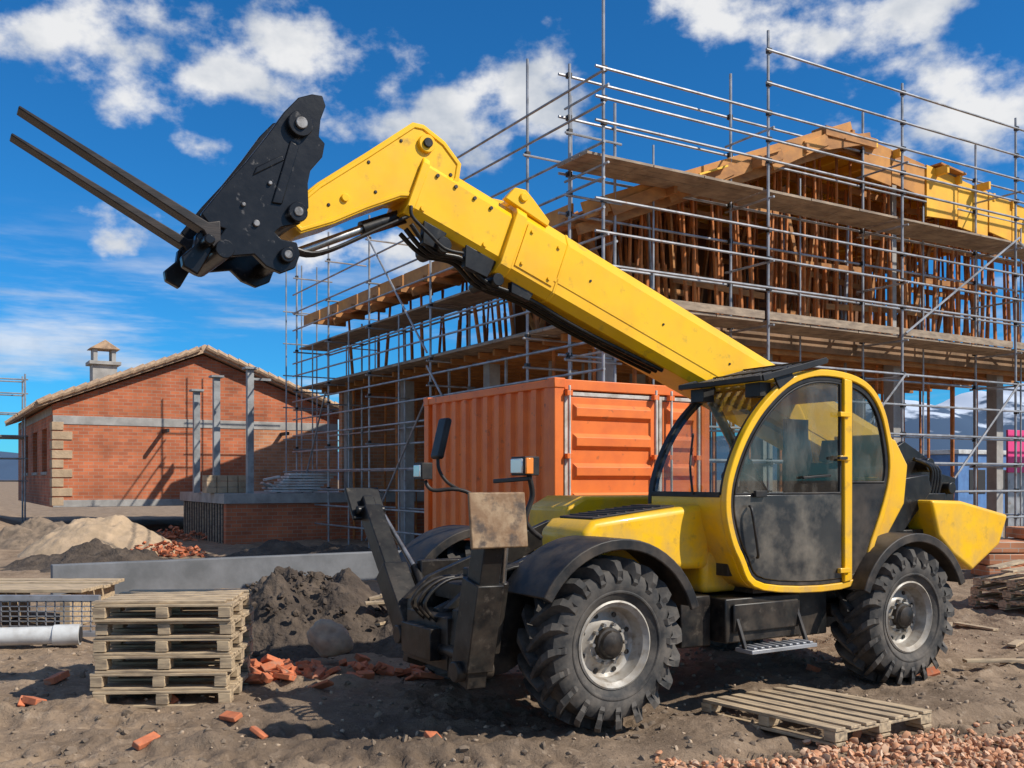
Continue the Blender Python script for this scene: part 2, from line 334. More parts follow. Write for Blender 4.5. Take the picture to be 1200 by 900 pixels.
disc(499,169,1.04,.065,.03,0); disc(499,169,1.04,.035,.05,2); disc(404,232,1.04,.028,.02,0); disc(432,190,1.04,.012,.008,1); disc(470,165,1.04,.012,.008,1); disc(528,205,1.04,.014,.008,1); disc(440,225,1.04,.012,.008,1); disc(385,240,1.04,.012,.008,1)
mb.build("nose_pins",[yellow,fork,black],tele,.004)
mb=MB()
a=V(500,240,1.1); b=V(355,292,1.1)
mb.cyl((a[0],1.2,a[1]-.02),((a[0]+b[0])/2,1.2,(a[1]+b[1])/2),.055,0,14); mb.cyl(((a[0]+b[0])/2,1.2,(a[1]+b[1])/2),(b[0],1.2,b[1]),.032,1,12)
for k in range(3):
    mb.tube([(a[0]+.05,1.06+.05*k,a[1]),((a[0]*.6+b[0]*.4),1.06+.05*k,(a[1]*.6+b[1]*.4)-.05),(b[0]+.1,1.06+.05*k,b[1]-.02),(b[0]-.15,1.06+.05*k,b[1]+.02)],.013,0)
mb.build("tilt_cylinder",[black,steel],tele)
plate=[(366,110),(378,112),(382,124),(376,140),(374,160),(381,168),(378,184),(364,200),(361,215),(362,243),(352,262),(330,266),(322,272),(330,280),(348,284),(352,298),(346,314),(330,320),(312,312),(298,298),(272,300),(258,296),(252,284),(264,268),(245,262),(236,250),(262,218),(288,190),(312,160),(334,130),(350,114)]
mb=MB()
mb.prism(VL(plate,.90),.90,.95,0); mb.prism(VL(plate,.90),1.45,1.50,0)
core=VL([(350,135),(366,150),(350,205),(340,250),(300,285),(262,285),(250,262),(285,210)],.90)
mb.prism(core,.96,1.44,0)
rib=VL([(340,165),(350,172),(330,240),(318,238)],.90); mb.prism(rib,.885,.901,0)
rib=VL([(300,196),(330,182),(333,188),(296,206)],.90); mb.prism(rib,.888,.901,0)
mb.build("quick_hitch",[blackhi],tele,.010)
mb=MB()
def pin(px,py,r,m=0,th=.04,r2=None):
    s,z=V(px,py,.90); mb.cyl((s,.90-th,z),(s,1.5+th,z),r,m,18)
pin(350,147,.085,0,.05); pin(350,147,.040,3,.07); pin(347,250,.065,0,.05); pin(347,250,.032,3,.06); pin(335,300,.05,0,.05);pin(335,300,.028,3,.06); pin(262,293,.06,0,.04); pin(316,215,.014,3,.02); pin(285,240,.014,3,.02); pin(300,262,.022,3,.02)
mb.build("hitch_pins",[blackhi,fork,yellow,pinm],tele,.005)
mb=MB()
hb=[(262,262),(268,285),(250,292),(232,322),(215,312),(213,300),(228,288),(230,275),(243,262)]
for y in(.93,1.43): mb.prism(VL(hb,.93),y,y+.07,0)
h=V(240,285,.93); mb.cyl((h[0],.80,h[1]),(h[0],1.6,h[1]),.035,0,12)
mb.build("fork_carriage",[blackhi],tele,.01)
mb=MB()
for y in(.89,1.41):
    tip=V(20,130,.95);ha=V(236,272,.95)
    dirv=Vector((tip[0]-ha[0],tip[1]-ha[1])); n2=Vector((-dirv.y,dirv.x)).normalized()
    if n2.y<0:n2=-n2
    q=[tip,(ha[0],ha[1]),(ha[0]+.06,ha[1]-.10),(ha[0]+.11,ha[1]-.08),(ha[0]+.08+n2.x*.05,ha[1]+n2.y*.05+.03),(ha[0]+n2.x*.062,ha[1]+n2.y*.062),(tip[0]+n2.x*.018,tip[1]+n2.y*.018)]
    mb.prism(q,y,y+.13,0)
mb.build("forks",[fork],tele,.006)
# cab
K=5
O=spline(VL([(893,692),(864,655),(851,615),(849,580),(856,545),(872,505),(895,470),(925,443),(960,433),(1002,441),(1026,462),(1040,500),(1045,560),(1024,636),(1000,686)],.12),K)
i1=offset(O,.055); i2=offset(O,.092)
mb=MB()
mb.ring(O,i1,.10,.16,0)
zc=1.63; sp=V(986,560,.12)[0]; sp2=V(995,560,.12)[0]
i1c=clip(clip(i1,0,sp,1),0,sp2,-1); mb.prism(i1c,.085,.15,0)
def seg(mbx,i,j,w,t0,t1,m):
    inn=offset(O,w); ids=list(range(i*K,j*K+1)); N=len(O); mbx.prism([O[k%N] for k in ids]+[inn[k%N] for k in ids[::-1]],t0,t1,m)
seg(mb,0,3,.05,.16,.98,0); seg(mb,7,10,.05,.16,.98,0); seg(mb,12,14,.05,.16,.98,0)
mb.build("cab_frame",[yellow],tele,.008,smooth=32)
mb=MB()
mb.ring(offset(O,.056),i2,.115,.15,0)
seg(mb,14,15,.05,.16,.98,0)
mb.ring(offset(O,.004),offset(O,.07),.985,1.03,0)
low=clip(clip(i2,1,zc,-1),0,sp-.015,-1); mb.prism(low,.105,.145,1)
rl=clip(clip(i2,1,1.72,-1),0,sp2+.01,1); mb.prism(rl,.112,.145,0)
up=clip(clip(i2,1,zc,1),0,sp-.015,-1)
mb.ring(up,offset(up,.018),.105,.13,0)
ur=clip(clip(i2,1,1.72,1),0,sp2+.01,1); mb.ring(ur,offset(ur,.016),.105,.13,0)
mb.bb((1.25,.25,1.0),(1.42,.92,1.42),0); mb.bb((1.45,.18,.86),(2.75,.97,.98),0); mb.bb((1.22,.3,1.42),(1.38,.85,1.50),0)
mb.bb((2.75,.2,.9),(2.9,.95,1.4),0); mb.bb((2.62,.93,1.0),(2.9,.98,2.3),0); mb.bb((1.6,.955,.98),(2.7,.98,1.55),0)
mb.build("cab_trim",[plastic,doorp],tele,.006,smooth=32)
mb=MB()
def sheet(P,y,m=0): mb.add([(a,y,b) for a,b in P],[tuple(range(len(P)))],m)
sheet(up,.12,1); sheet(ur,.12,1)
inn=offset(O,.012)
for (i,j) in((3,7),(10,12)):
    for k in range(i*K,j*K):
        p,q=inn[k],inn[k+1]; mb.add([(p[0],.17,p[1]),(q[0],.17,q[1]),(q[0],.97,q[1]),(p[0],.97,p[1])],[(0,1,2,3)],0)
sheet(clip(offset(O,.07),1,1.45,1),1.007)
mb.build("cab_glass",[glass,glassd],tele,0,smooth=0,recalc=False)
mb=MB()
seg(mb,3,7,.035,.155,.18,0); seg(mb,3,7,.035,.965,.99,0)
a=O[3*K]; mb.beam((a[0]+.01,.17,a[1]),(a[0]+.01,.97,a[1]),.04,.04,0)
mb.tube([(O[3*K][0]-.02,.45,O[3*K][1]),(O[4*K][0]-.02,.55,O[4*K][1]),(O[5*K][0]-.015,.68,O[5*K][1])],.010,0)
for k in range(9):
    y=.10+.11*k; mb.beam((1.44,y,2.53),(2.15,y,2.71),.05,.018,0)
mb.beam((1.44,.07,2.53),(1.44,1.02,2.53),.05,.04,0); mb.beam((2.15,.07,2.71),(2.15,1.02,2.71),.05,.03,0)
mb.beam((1.44,.07,2.53),(2.15,.07,2.71),.02,.05,0); mb.beam((1.44,1.02,2.53),(2.15,1.02,2.71),.02,.05,0)
mb.beam((1.8,.07,2.62),(1.8,1.02,2.62),.05,.03,0)
mb.bb((1.50,.16,2.40),(1.62,.32,2.51),0); mb.bb((1.50,.8,2.40),(1.62,.96,2.51),0)
mb.beam((1.62,.1,2.5),(1.78,.1,2.6),.02,.1,0)
mb.build("roof_guard",[plastic],tele,.004)
mb=MB()
mb.bb((2.15,.36,1.22),(2.65,.82,1.36),0)
mb.prism([(2.58,1.34),(2.68,1.30),(2.86,1.88),(2.76,1.9)],.40,.78,0); mb.bb((2.2,.42,.98),(2.6,.76,1.22),1)
mb.prism([(2.77,1.92),(2.83,1.9),(2.88,2.08),(2.81,2.1)],.48,.70,0)
mb.bb((2.2,.24,1.42),(2.6,.31,1.47),0); mb.bb((2.2,.86,1.2),(2.7,.95,1.5),1)
mb.cyl((1.45,.58,1.35),(1.72,.58,1.68),.03,1,10)
cw=Vector((1.74,.58,1.70)); ax=Vector((.27,0,.33)).normalized(); e1=Vector((0,1,0)); e2=ax.cross(e1)
mb.tube([cw+(e1*math.cos(2*math.pi*i/16)+e2*math.sin(2*math.pi*i/16))*.19 for i in range(17)],.015,1,8,2)
for i in range(3): mb.cyl(cw-ax*.03,cw+(e1*math.cos(2*math.pi*i/3)+e2*math.sin(2*math.pi*i/3))*.19,.012,1,6)
mb.cyl((2.3,.88,1.5),(2.24,.88,1.72),.012,1,8); mb.cyl((2.24,.88,1.7),(2.23,.88,1.76),.025,1,8)
mb.build("cab_interior",[seatm,plastic],tele,.02)
mb=MB()
for py in(486,537,668):
    s,z=V(990,py,.1); mb.bb((s-.09,.065,z-.02),(s+.03,.10,z+.02),0)
s,z=V(990,537,.1); mb.bb((s-.12,.05,z-.012),(s-.02,.075,z+.012),1); 
s,z=V(885,578,.1); mb.bb((s-.02,.07,z-.03),(s+.1,.1,z+.02),1)
s,z=V(960,560,.1); mb.beam((s-.2,.09,z),(s+.12,.09,z+.02),.02,.02,1)
mb.tube([(1.32,.09,1.55),(1.30,.04,1.5),(1.36,.04,1.2),(1.40,.09,1.15)],.012,1)
mb.build("door_hardware",[yellow,plastic],tele,.004)
mb=MB()
hz=[(-.02,1.36),(.08,1.45),(.55,1.50),(1.12,1.56),(1.2,1.45),(1.2,1.05),(.2,1.08),(.0,1.16)]
mb.prism(hz,.38,.98,0,)
mb.bb((1.12,.38,.86),(1.5,.98,1.2),0)
mb.build("front_cover",[yellow],tele,.05,seg=4)
mb=MB()
mb.add([(.12,.47,1.455),(.9,.47,1.537),(.9,.9,1.537),(.12,.9,1.455),(.12,.47,1.47),(.9,.47,1.552),(.9,.9,1.552),(.12,.9,1.47)],[(0,1,2,3),(4,5,6,7),(0,1,5,4),(1,2,6,5),(2,3,7,6),(3,0,4,7)],0)
for k in range(8):
    s=.2+.085*k; z=1.472+(s-.12)*.105; mb.beam((s,.5,z),(s,.87,z),.02,.012,0)
mb.build("cover_vent",[plastic],tele,.004)
mb=MB(); mb.prism([(.75,1.0),(.75,1.5),(.95,1.6),(3.3,1.6),(3.7,1.45),(3.7,1.0),(2.4,.9),(2.3,.6),(.9,.6)],1.72,2.36,0); mb.build("engine_cover",[yellow],tele,.03,seg=3)
mb=MB()
tl=VL([(1092,586),(1128,587),(1182,603),(1172,638),(1140,669),(1117,650),(1100,628)],.15)
mb.prism(tl,.15,2.25,0)
mb.build("rear_counterweight",[yellow],tele,.03,seg=3)
mb=MB()
rf=VL([(1036,508),(1050,516),(1064,545),(1060,590),(1040,628),(1000,686),(1000,660),(1022,620),(1040,560)],.2)
mb.prism(rf,.2,.75,0); 
mb.build("rear_cowl",[yellow],tele,.015)
mb=MB()
pp=VL([(1040,530),(1060,517),(1085,535),(1092,552),(1120,560),(1118,585),(1100,600),(1088,640),(1050,650),(1020,655),(1040,600)],.82)
mb.prism(pp,.82,.88,0); mb.prism(pp,1.52,1.58,0)
mb.bb((3.3,.3,1.18),(4.0,.82,1.30),0); mb.bb((3.35,.45,1.3),(3.75,.8,1.6),0)
q=VL([(1062,560),(1088,556),(1092,575),(1075,600),(1040,650),(1012,655),(1030,640)],.3); mb.prism(q,.3,.78,0)
s,z=V(1078,545,.82); mb.cyl((s,.7,z),(s,1.7,z),.07,0,16); s,z=V(1108,572,.82); mb.cyl((s,.74,z),(s,1.66,z),.06,0,16); s,z=V(1040,588,.82); mb.cyl((s,.7,z),(s,1.66,z),.05,0,16)
mb.cyl((2.95,1.2,1.1),(2.35,1.2,1.9),.075,0,14); mb.cyl((2.35,1.2,1.9),(1.95,1.2,2.46),.045,1,12)
a=V(1060,545,.7);b=V(1055,610,.7)
for k in range(4): mb.tube([(a[0]+.05*k,.6+.04*k,a[1]+.06),(a[0]+.2+.04*k,.55,a[1]-.06),(b[0]+.15+.04*k,.58,b[1]+.05),(b[0]-.05,.62,b[1]-.1)],.02,0)
mb.bb((4.0,.5,1.5),(4.3,.9,1.62),0)
mb.build("boom_pivot",[black,steel],tele,.01)
# front frame & stabilisers
mb=MB()
fp_=[(-1.02,.40),(-.9,.36),(-.6,.40),(-.3,.55),(-.1,.75),(-.1,1.1),(-.45,1.08),(-.98,.86)]
mb.prism(fp_,.50,.58,0); mb.prism(fp_,1.22,1.30,0)
mb.bb((-1.02,.58,.44),(-.82,1.22,.80),0); mb.bb((-.82,.58,.5),(-.3,1.22,.62),0)
mb.bb((-1.10,.68,.50),(-1.02,1.15,.72),0)
mb.bb((-.8,.7,.88),(-.1,1.2,1.0),0)
mb.prism([(-1.0,.86),(-.8,1.02),(.3,1.42),(.3,1.25),(-.6,.84)],.62,.68,0)
mb.prism([(-1.0,.86),(-.8,1.02),(.3,1.42),(.3,1.25),(-.6,.84)],1.30,1.36,0)
mb.cyl((-.55,.95,.9),(.2,.95,1.2),.05,1,12); mb.cyl((-.9,.95,.76),(-.5,.95,.92),.075,0,14)
for k in range(4): mb.tube([(-.85,.55+.05*k,.9),(-.6,.5+.04*k,1.12),(-.2,.5+.04*k,1.14),(.1,.5,1.2)],.016,0)
for k in range(3): mb.tube([(-1.0,.75+.1*k,.75),(-1.12,.72+.1*k,.9),(-.9,.75+.08*k,1.05),(-.5,.8,1.02)],.014,0)
mb.cyl((-1.0,.42,.58),(-1.0,1.4,.58),.045,0,12)
mb.build("front_frame",[black,steel],tele,.012)
def stab(name,b,tip,w,r1):
    mb=MB(); b=Vector(b);tip=Vector(tip); d=(tip-b).normalized()
    mb.beam(b-d*.10,tip,w,.15,0,up=(1,0,0)); mb.beam(b+d*.02,b+d*r1,w+.05,.20,0,up=(1,0,0))
    mb.cyl(b+Vector((-.14,0,0)),b+Vector((.14,0,0)),.07,0,14)
    mb.cyl(b+Vector((.17,0,.1)),b+Vector((.17,0,.1))+d*.5,.04,1,12); mb.cyl(b+Vector((.17,0,.1))+d*.45,tip+Vector((.12,0,-.05)),.022,2,10)
    mb.cyl(tip+Vector((-.12,0,0)),tip+Vector((.12,0,0)),.035,0,10)
    mb.build(name,[black,black,steel],tele,.008)
stab("left_stabiliser",(-.95,.36,.48),(-.93,.15,1.42),.17,.62)
mb=MB()
Rr=Matrix.Rotation(math.radians(-7),3,'X')
mb.box((-.93,.045,1.49),(.42,.025,.36),0,Rr); mb.box((-.93,.085,1.49),(.30,.05,.06),1,Rr); mb.box((-.93,.09,1.45),(.07,.08,.30),1,Rr)
mb.build("left_stabiliser_pad",[rusty,black],tele,.01)
stab("right_stabiliser",(-.93,1.30,.60),(-.93,2.12,1.5),.15,.6)
mb=MB(); R=Matrix.Rotation(math.radians(-38),3,'X')
mb.box((-.93,2.22,1.55),(.30,.035,.32),0,R); mb.box((-.93,2.16,1.5),(.10,.14,.20),0,R)
mb.build("right_stabiliser_pad",[black],tele,.01)
mb=MB()
s,z=V(612,547,.35)
mb.bb((s-.03,.27,z-.06),(s+.09,.45,z+.07),0); mb.bb((s-.045,.285,z-.045),(s-.028,.435,z+.055),1)
mb.bb((s-.03,.25,z-.05),(s+.03,.269,z+.06),2); mb.tube([(s+.06,.36,z-.05),(s+.1,.38,z-.2),(s+.06,.4,z-.38),(s+.2,.42,z-.5)],.02,0)
mb.beam((s+.03,.3,z-.08),(s+.03,.78,z-.10),.03,.03,0)
s2,z2=V(492,552,2.05); mb.bb((s2-.02,1.97,z2-.07),(s2+.08,2.12,z2+.07),0); mb.bb((s2-.035,1.985,z2-.05),(s2-.018,2.105,z2+.05),1)
s3,z3=V(517,514,2.1); mb.tube([(s2+.05,2.05,z2-.08),(s2+.1,2.0,z2-.16),(s2+.35,1.9,z2-.17),(.3,1.85,1.4)],.018,0)
mb.tube([(s3,2.1,z3+.02),(s3-.02,2.12,z3-.22),(s3+.02,2.05,z3-.36),(s3+.1,1.95,z2-.16)],.016,0)
mb.build("front_lamps",[plastic,lens,amber],tele,.008)
mb=MB()
R=Matrix.Rotation(math.radians(14),3,'Y')
mb.box((s3,2.1,z3),(.06,.17,.36),0,R); mb.build("mirror",[plastic],tele,.025,seg=3)
# ------------------------------------------------------------------ container
CX,CY=.504,11.6
con=empty("shipping_container",(CX,CY,0),A); zb,zt=.36,2.95; CW,CL=2.44,3.5
mb=MB()
for a in(0,CW-.14):
    for b in(0,CL-.14): mb.bb((a,b,zb),(a+.14,b+.14,zt),0)
for b in(0,CL-.1): mb.bb((.14,b,zt-.13),(CW-.14,b+.1,zt-.003),0); mb.bb((.14,b,zb+.003),(CW-.14,b+.1,zb+.16),0)
for a in(0,CW-.1): mb.bb((a+.002,.14,zt-.10),(a+.1,CL-.14,zt-.004),0); mb.bb((a+.002,.14,zb+.004),(a+.1,CL-.14,zb+.16),0)
mb.bb((.05,.05,zt-.05),(CW-.05,CL-.05,zt-.02),0)
for a in(-.01,CW-.15):
    for b in(-.01,CL-.15):
        for z in(zb-.01,zt-.11): mb.bb((a,b,z),(a+.16,b+.16,z+.12),0)
mb.build("frame",[orangeP],con,.01)
def corr(mb,x0,y0,dx,dy,L,z0,z1,pitch,dep,nx,ny,m=0):
    u=0;pts=[];seq=[(0,0),(.38,0),(.5,1),(.88,1)]
    while u<L:
        for f,d in seq:
            uu=min(u+f*pitch,L); pts.append((x0+dx*uu+nx*d*dep,y0+dy*uu+ny*d*dep))
        u+=pitch
    vs=[(a,b,z0) for a,b in pts]+[(a,b,z1) for a,b in pts];n=len(pts)
    mb.add(vs,[(k,k+1,n+k+1,n+k) for k in range(n-1)],m)
mb=MB()
corr(mb,.02,.14,0,1,CL-.28,zb+.16,zt-.1,.30,.045,1,0); corr(mb,CW-.02,.14,0,1,CL-.28,zb+.16,zt-.1,.30,.045,-1,0); corr(mb,.14,CL-.02,1,0,CW-.28,zb+.16,zt-.13,.30,.045,0,-1)
mb.build("corrugated_walls",[orangeP],con,0,smooth=0)
def door(x0,x1,name):
    mb=MB(); z0,z1=zb+.18,zt-.15
    mb.bb((x0,.045,z0),(x1,.07,z1),1)
    w=.045
    mb.bb((x0,.01,z0),(x0+w,.05,z1),1);mb.bb((x1-w,.01,z0),(x1,.05,z1),1);mb.bb((x0+w,.012,z0),(x1-w,.05,z0+w),1);mb.bb((x0+w,.012,z1-w),(x1-w,.05,z1),1)
    xa,xb=x0+w+.015,x1-w-.015; za,zz=z0+w+.015,z1-w-.015
    mb.bb((xa,.018,za),(xb,.044,zz),0)
    n=6;H=(zz-za)/n
    for k in range(n):
        z=za+H*k+H*.22; h=H*.56; e=.05
        mb.add([(xa+.06,.0175,z),(xb-.06,.0175,z),(xb-.06,.0175,z+h),(xa+.06,.0175,z+h),(xa+.09,-.03,z+e),(xb-.09,-.03,z+e),(xb-.09,-.03,z+h-e),(xa+.09,-.03,z+h-e)],[(4,5,6,7),(0,1,5,4),(1,2,6,5),(2,3,7,6),(3,0,4,7)],0)
    mb.build(name,[orangeP,seal],con,.004,smooth=0)
door(.15,1.58,"door"); door(1.60,2.29,"door_leaf")
mb=MB()
for x in(.18,1.50,1.75,2.2):
    mb.cyl((x,-.05,zb+.1),(x,-.05,zt-.08),.016,0,8)
    for z in(zb+.22,1.2,2.0,zt-.2): mb.bb((x-.04,-.065,z),(x+.04,-.0,z+.06),1)
mb.beam((1.52,-.07,1.45),(1.2,-.07,1.42),.02,.04,1)
mb.build("lock_rods",[seal,orangeP],con,.003)
mb=MB()
for a in(.1,CW-.4):
    for b in(.05,CL/2,CL-.4): mb.bb((a,b,-.1),(a+.3,b+.3,zb-.012),0)
mb.build("support_blocks",[conc],con,.01)
# ------------------------------------------------------------------ building under construction & scaffolding
BX,BY=1.535,16.5
bld=empty("building_under_construction",(BX,BY,0),A)
RA0,RA1,RR=.6,16.0,7.37; ZE,ZR=6.65,9.3; ZE2=8.35
def rz(a): return ZR-(ZR-ZE)*(RR-a)/(RR-RA0) if a<RR else ZR-(ZR-ZE2)*(a-RR)/(RA1-RR)
mb=MB()
mb.bb((1.0,1.45,4.62),(15.6,15,4.84),0); mb.bb((.7,1.2,4.50),(15.8,15.1,4.60),1)
mb.bb((.7,1.14,4.45),(15.8,1.19,4.80),1)
for k in range(22): mb.bb((.5,1.3+.64*k,4.36),(15.9,1.38+.64*k,4.495),2)
mb.build("floor_slab",[conc,slabm,timber],bld,.006)
mb=MB()
for (a0,a1) in((RA0,RR),(RR,RA1)):
    nb=9
    for i in range(nb):
        for j in range(6):
            q0=a0+(a1-a0)*i/nb;q1=a0+(a1-a0)*(i+1)/nb-.02; b0=1.1+j*2.35;b1=b0+2.33; dz=random.uniform(0,.02); m=random.choice([0,0,1]) if a0<RR else random.choice([1,1,1,0])
            ov=random.uniform(-.35,.3) if j==0 else 0
            P=[(q0,b0+ov,rz(q0)+dz),(q1,b0+ov,rz(q1)+dz),(q1,b1,rz(q1)+dz),(q0,b1,rz(q0)+dz)]
            mb.add(P+[(x,y,z+.04) for x,y,z in P],[(0,1,2,3),(4,5,6,7),(0,1,5,4),(1,2,6,5),(2,3,7,6),(3,0,4,7)],m)
mb.build("roof_formwork",[form,formy],bld)
mb=MB()
k=0
while RA0+.1+k*.74<RA1:
    a=RA0+.1+k*.74; mb.beam((a,.9+random.uniform(-.25,.2),rz(a)-.11),(a,15.1,rz(a)-.11),.08,.18,2 if a>RR else 0); k+=1
for b in(1.25,3.2,5.6,8.2,10.8,13.4):
    for o in((RA0-.25,RR),(RR,RA1)):
        mb.beam((o[0],b,rz(o[0])-.28),(o[1],b,rz(o[1])-.28),.09,.2,0)
mb.beam((RA0-.3,1.0,rz(RA0)-.10),(RR,1.0,rz(RR)+.02),.05,.30,3)
for q in range(5):
    a=.9+q*1.35; mb.beam((a,.97,rz(a)-.12-.1*(q%2)),(a+1.6,.93,rz(a+1.6)-.05),.04,.24,random.choice([0,3,3]))
a=RR+.4
while a<RA1-.8:
    w=random.uniform(.9,1.25); h=random.uniform(.7,1.25); P=[(a,rz(a)-.03),(a+w-.05,rz(a+w)-.03),(a+w-.05,rz(a+w)-.03-h*random.uniform(.8,1.1)),(a,rz(a)-.03-h)]
    mb.prism(P,1.02+.03*random.random(),1.075,random.choice([2,2,2,3])); a+=w
mb.bb((RR-.9,.9,ZR-.3),(RR+.7,1.3,ZR-.1),0)
for k in range(10):
    b=1.3+k*1.45; mb.bb((RA0-.5,b,ZE-.32),(RA0+.5,b+.1,ZE-.18),0); mb.bb((RA0-.35,b,ZE-.2),(RA0-.3,b+1.35,ZE+.1),3)
mb.build("roof_beams",[timber,plank,formy,form],bld,.004)
mb=MB()
for b in(1.6,2.1,2.8,3.7,4.8,6.2,9.2,11.5,13.8):
    a=1.1
    while a<15.6:
        aa=a+random.uniform(-.2,.2); ln=random.uniform(-.28,.28); m=random.choice([0,0,0,0,0,0,1]); zt_=rz(aa)-.3
        if zt_>4.9: mb.cyl((aa,b,4.84),(aa+ln,b+random.uniform(-.06,.06),zt_),.034,m,6); mb.cyl((aa,b,4.84),(aa+ln*.5,b,4.84+(zt_-4.84)*.5),.046,m,6)
        a+=.5 if b<7 else .9
for b in(1.8,3.2,5.0,7.5,10.5,13.8):
    a=1.1
    while a<15.6:
        aa=a+random.uniform(-.1,.1); mb.cyl((aa,b,0),(aa+random.uniform(-.05,.05),b,4.4),.036,random.choice([0,0,1]),6); a+=1.0
mb.build("steel_props",[brownp,galv],bld)
mb=MB()
for b in(1.9,3.0,4.4,6.0):
    for z in(5.7,6.6,7.5,8.3):
        a0=1.0 if z<6.3 else RR-(RR-RA0)*(ZR-z-.3)/(ZR-ZE)
        if a0<RR: 
            x=max(1.0,a0)
            while x<14.5:
                ln=random.uniform(1.8,3.4)
                if random.random()<.55: mb.beam((x,b,z+random.uniform(-.12,.12)),(min(x+ln,15),b,z+random.uniform(-.12,.12)),.04,.13,0)
                x+=ln*.95
for k in range(30):
    a=random.uniform(1.5,14); b=random.choice([2.1,3.2,4.6]); mb.beam((a,b,4.9),(a+random.uniform(-1.3,1.3),b,min(rz(a)-.4,8.2)),.05,.10,0)
for k in range(8):
    a=random.uniform(2,13); 
    for j in range(5): mb.box((a+random.uniform(-.1,.1),2.4+random.uniform(-.1,.1),4.87+.06*j),(2.2,.5,.05),random.choice([0,1]),Matrix.Rotation(random.uniform(-.1,.1),3,'Z'))
mb.build("timber_bracing",[timber,form],bld)
mb=MB()
for a in(1.3,5.5,9.7,13.7):
    for b in(1.75,6,10.5,14.6): mb.bb((a-.14,b-.14,-.1),(a+.14,b+.14,4.5),0)
mb.bb((9.5,1.6,4.84),(9.65,1.75,8.6),0); mb.bb((1.1,14.7,-.1),(13.8,14.95,4.5),1); mb.bb((8.6,4.0,-.1),(13.6,4.2,2.6),1); mb.bb((3.0,9.0,-.1),(8.0,9.2,2.3),1)
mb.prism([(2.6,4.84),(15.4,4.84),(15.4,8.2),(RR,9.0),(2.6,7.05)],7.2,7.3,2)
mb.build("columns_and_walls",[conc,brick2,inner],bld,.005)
scf=empty("scaffolding",(BX,BY,0),A)
mb=MB(); r=.028
ap=[0,3.85,7.74,11.76,15.7,19.6]
RL=[.35,.9,1.5,2.1,2.7,3.3,3.95,5.35,5.9,6.45,7.75,8.15,8.65]
TOP=10.1
def coup(p): mb.box(p,(.085,.085,.09),1)
def rail(p,q,rr=.025):
    mb.cyl(p,q,rr,0,7)
for i,a in enumerate(ap):
    mb.cyl((a,0,0),(a,0,TOP+random.uniform(-.15,.15)+(.5 if i==0 else 0)),r,0,8); mb.bb((a-.07,-.07,-.05),(a+.07,.07,.02),1)
    mb.cyl((a,1,0),(a,1,(9.1 if i==0 else TOP-.35) if i<4 else 9.2),r,0,8)
    for z in(2.1,3.95,4.7,5.9,7.1,8.4): mb.cyl((a,-.15,z-.05),(a,1.15,z-.05),.022,0,6)
for z in RL:
    rail((-.2,-.05,z),(19.8,-.05,z+random.uniform(-.03,.03)))
    for a in ap: coup((a,-.02,z))
for z in(9.2,9.82):
    rail((3.75,-.05,z),(19.8,-.05,z+random.uniform(-.03,.03)))
    for a in ap[1:]: coup((a,-.02,z))
for z in(.9,2.1,2.7,3.95,4.75,5.6,6.45,7.15,8.15,8.9):
    rail((-.2,1.05,z),(19.8,1.05,z+random.uniform(-.03,.03)))
    for a in ap: coup((a,1.02,z))
for a in(1.9,5.8,9.8,13.6): mb.cyl((a,1.0,4.7),(a,1.0,8.0),.022,0,6); mb.cyl((a,1.0,0),(a,1.0,4.7),.022,0,6)
for (a0,z0,a1,z1) in((7.74,.3,11.76,3.95),(7.74,4.8,11.76,7.3),(11.76,.3,15.7,3.95),(15.7,4.8,11.76,7.2),(3.85,.3,7.74,3.95)):
    rail((a0,-.09,z0),(a1,-.09,z1))
bp=[1.0,2.4,6.5,10.0,12.9,15.6]
for i,b in enumerate(bp):
    h=[9.1,9.7,8.9,8.5,8.7,8.9][i]
    if b>1: mb.cyl((0,b,0),(0,b,h),r,0,8)
    mb.cyl((1.0,b,0),(1.0,b,h-.5 if b<3 else 6.2),r,0,8)
    for z in(1.5,2.7,3.9,4.45,5.65,6.8,7.9):
        mb.cyl((-.12,b-.04,z-.04),(1.12,b-.04,z-.04),.022,0,6); coup((0,b,z))
for z in(.5,1.0,1.5,2.0,2.6,3.1,3.6,4.1,4.9,5.3,6.3,6.8,7.4,8.05,8.6):
    rail((-.05,-.1,z),(-.05,15.8 if z<8 else 10.2,z+random.uniform(-.03,.03)),.024)
for z in(1.0,2.0,3.1,4.4,5.6,6.1): rail((1.05,1.0,z),(1.05,15.8,z))
for (b0,z0,b1,z1) in((2.4,.3,6.5,4.3),(10,.2,6.5,3.6),(12.9,4.2,15.6,.3),(6.5,4.6,10,8.0)):
    rail((-.09,b0,z0),(-.09,b1,z1))
for a in(0,.5,1.0,2.0,3.0):
    mb.cyl((a,16.6,0),(a,16.6,8.5 if a<1.2 else 6.5),.022,0,6)
for b in(8.2,11.4,14.2): mb.cyl((0,b,0),(0,b,5.7),.020,0,6)
for z in(1,2,3,4,5,6,7): mb.cyl((-.1,16.6,z),(3.1,16.6,z),.02,0,6)
mb.build("tubes",[galv,fork],scf)
mb=MB()
def deck(a0,a1,b0,b1,z,along):
    n=4
    if along=='a':
        for k in range(n):
            w=(b1-b0)/n; L=a1-a0; cuts=[a0,a0+L*random.uniform(.3,.36),a0+L*random.uniform(.6,.7),a1]
            for j in range(3): mb.bb((cuts[j]+.01,b0+k*w+.008,z+random.uniform(0,.006)),(cuts[j+1]-.01,b0+(k+1)*w-.008,z+.05),0)
    else:
        for k in range(n):
            w=(a1-a0)/n; L=b1-b0; cuts=[b0,b0+L*random.uniform(.3,.36),b0+L*random.uniform(.6,.7),b1]
            for j in range(3): mb.bb((a0+k*w+.008,cuts[j]+.01,z+random.uniform(0,.006)),(a0+(k+1)*w-.008,cuts[j+1]-.01,z+.05),0)
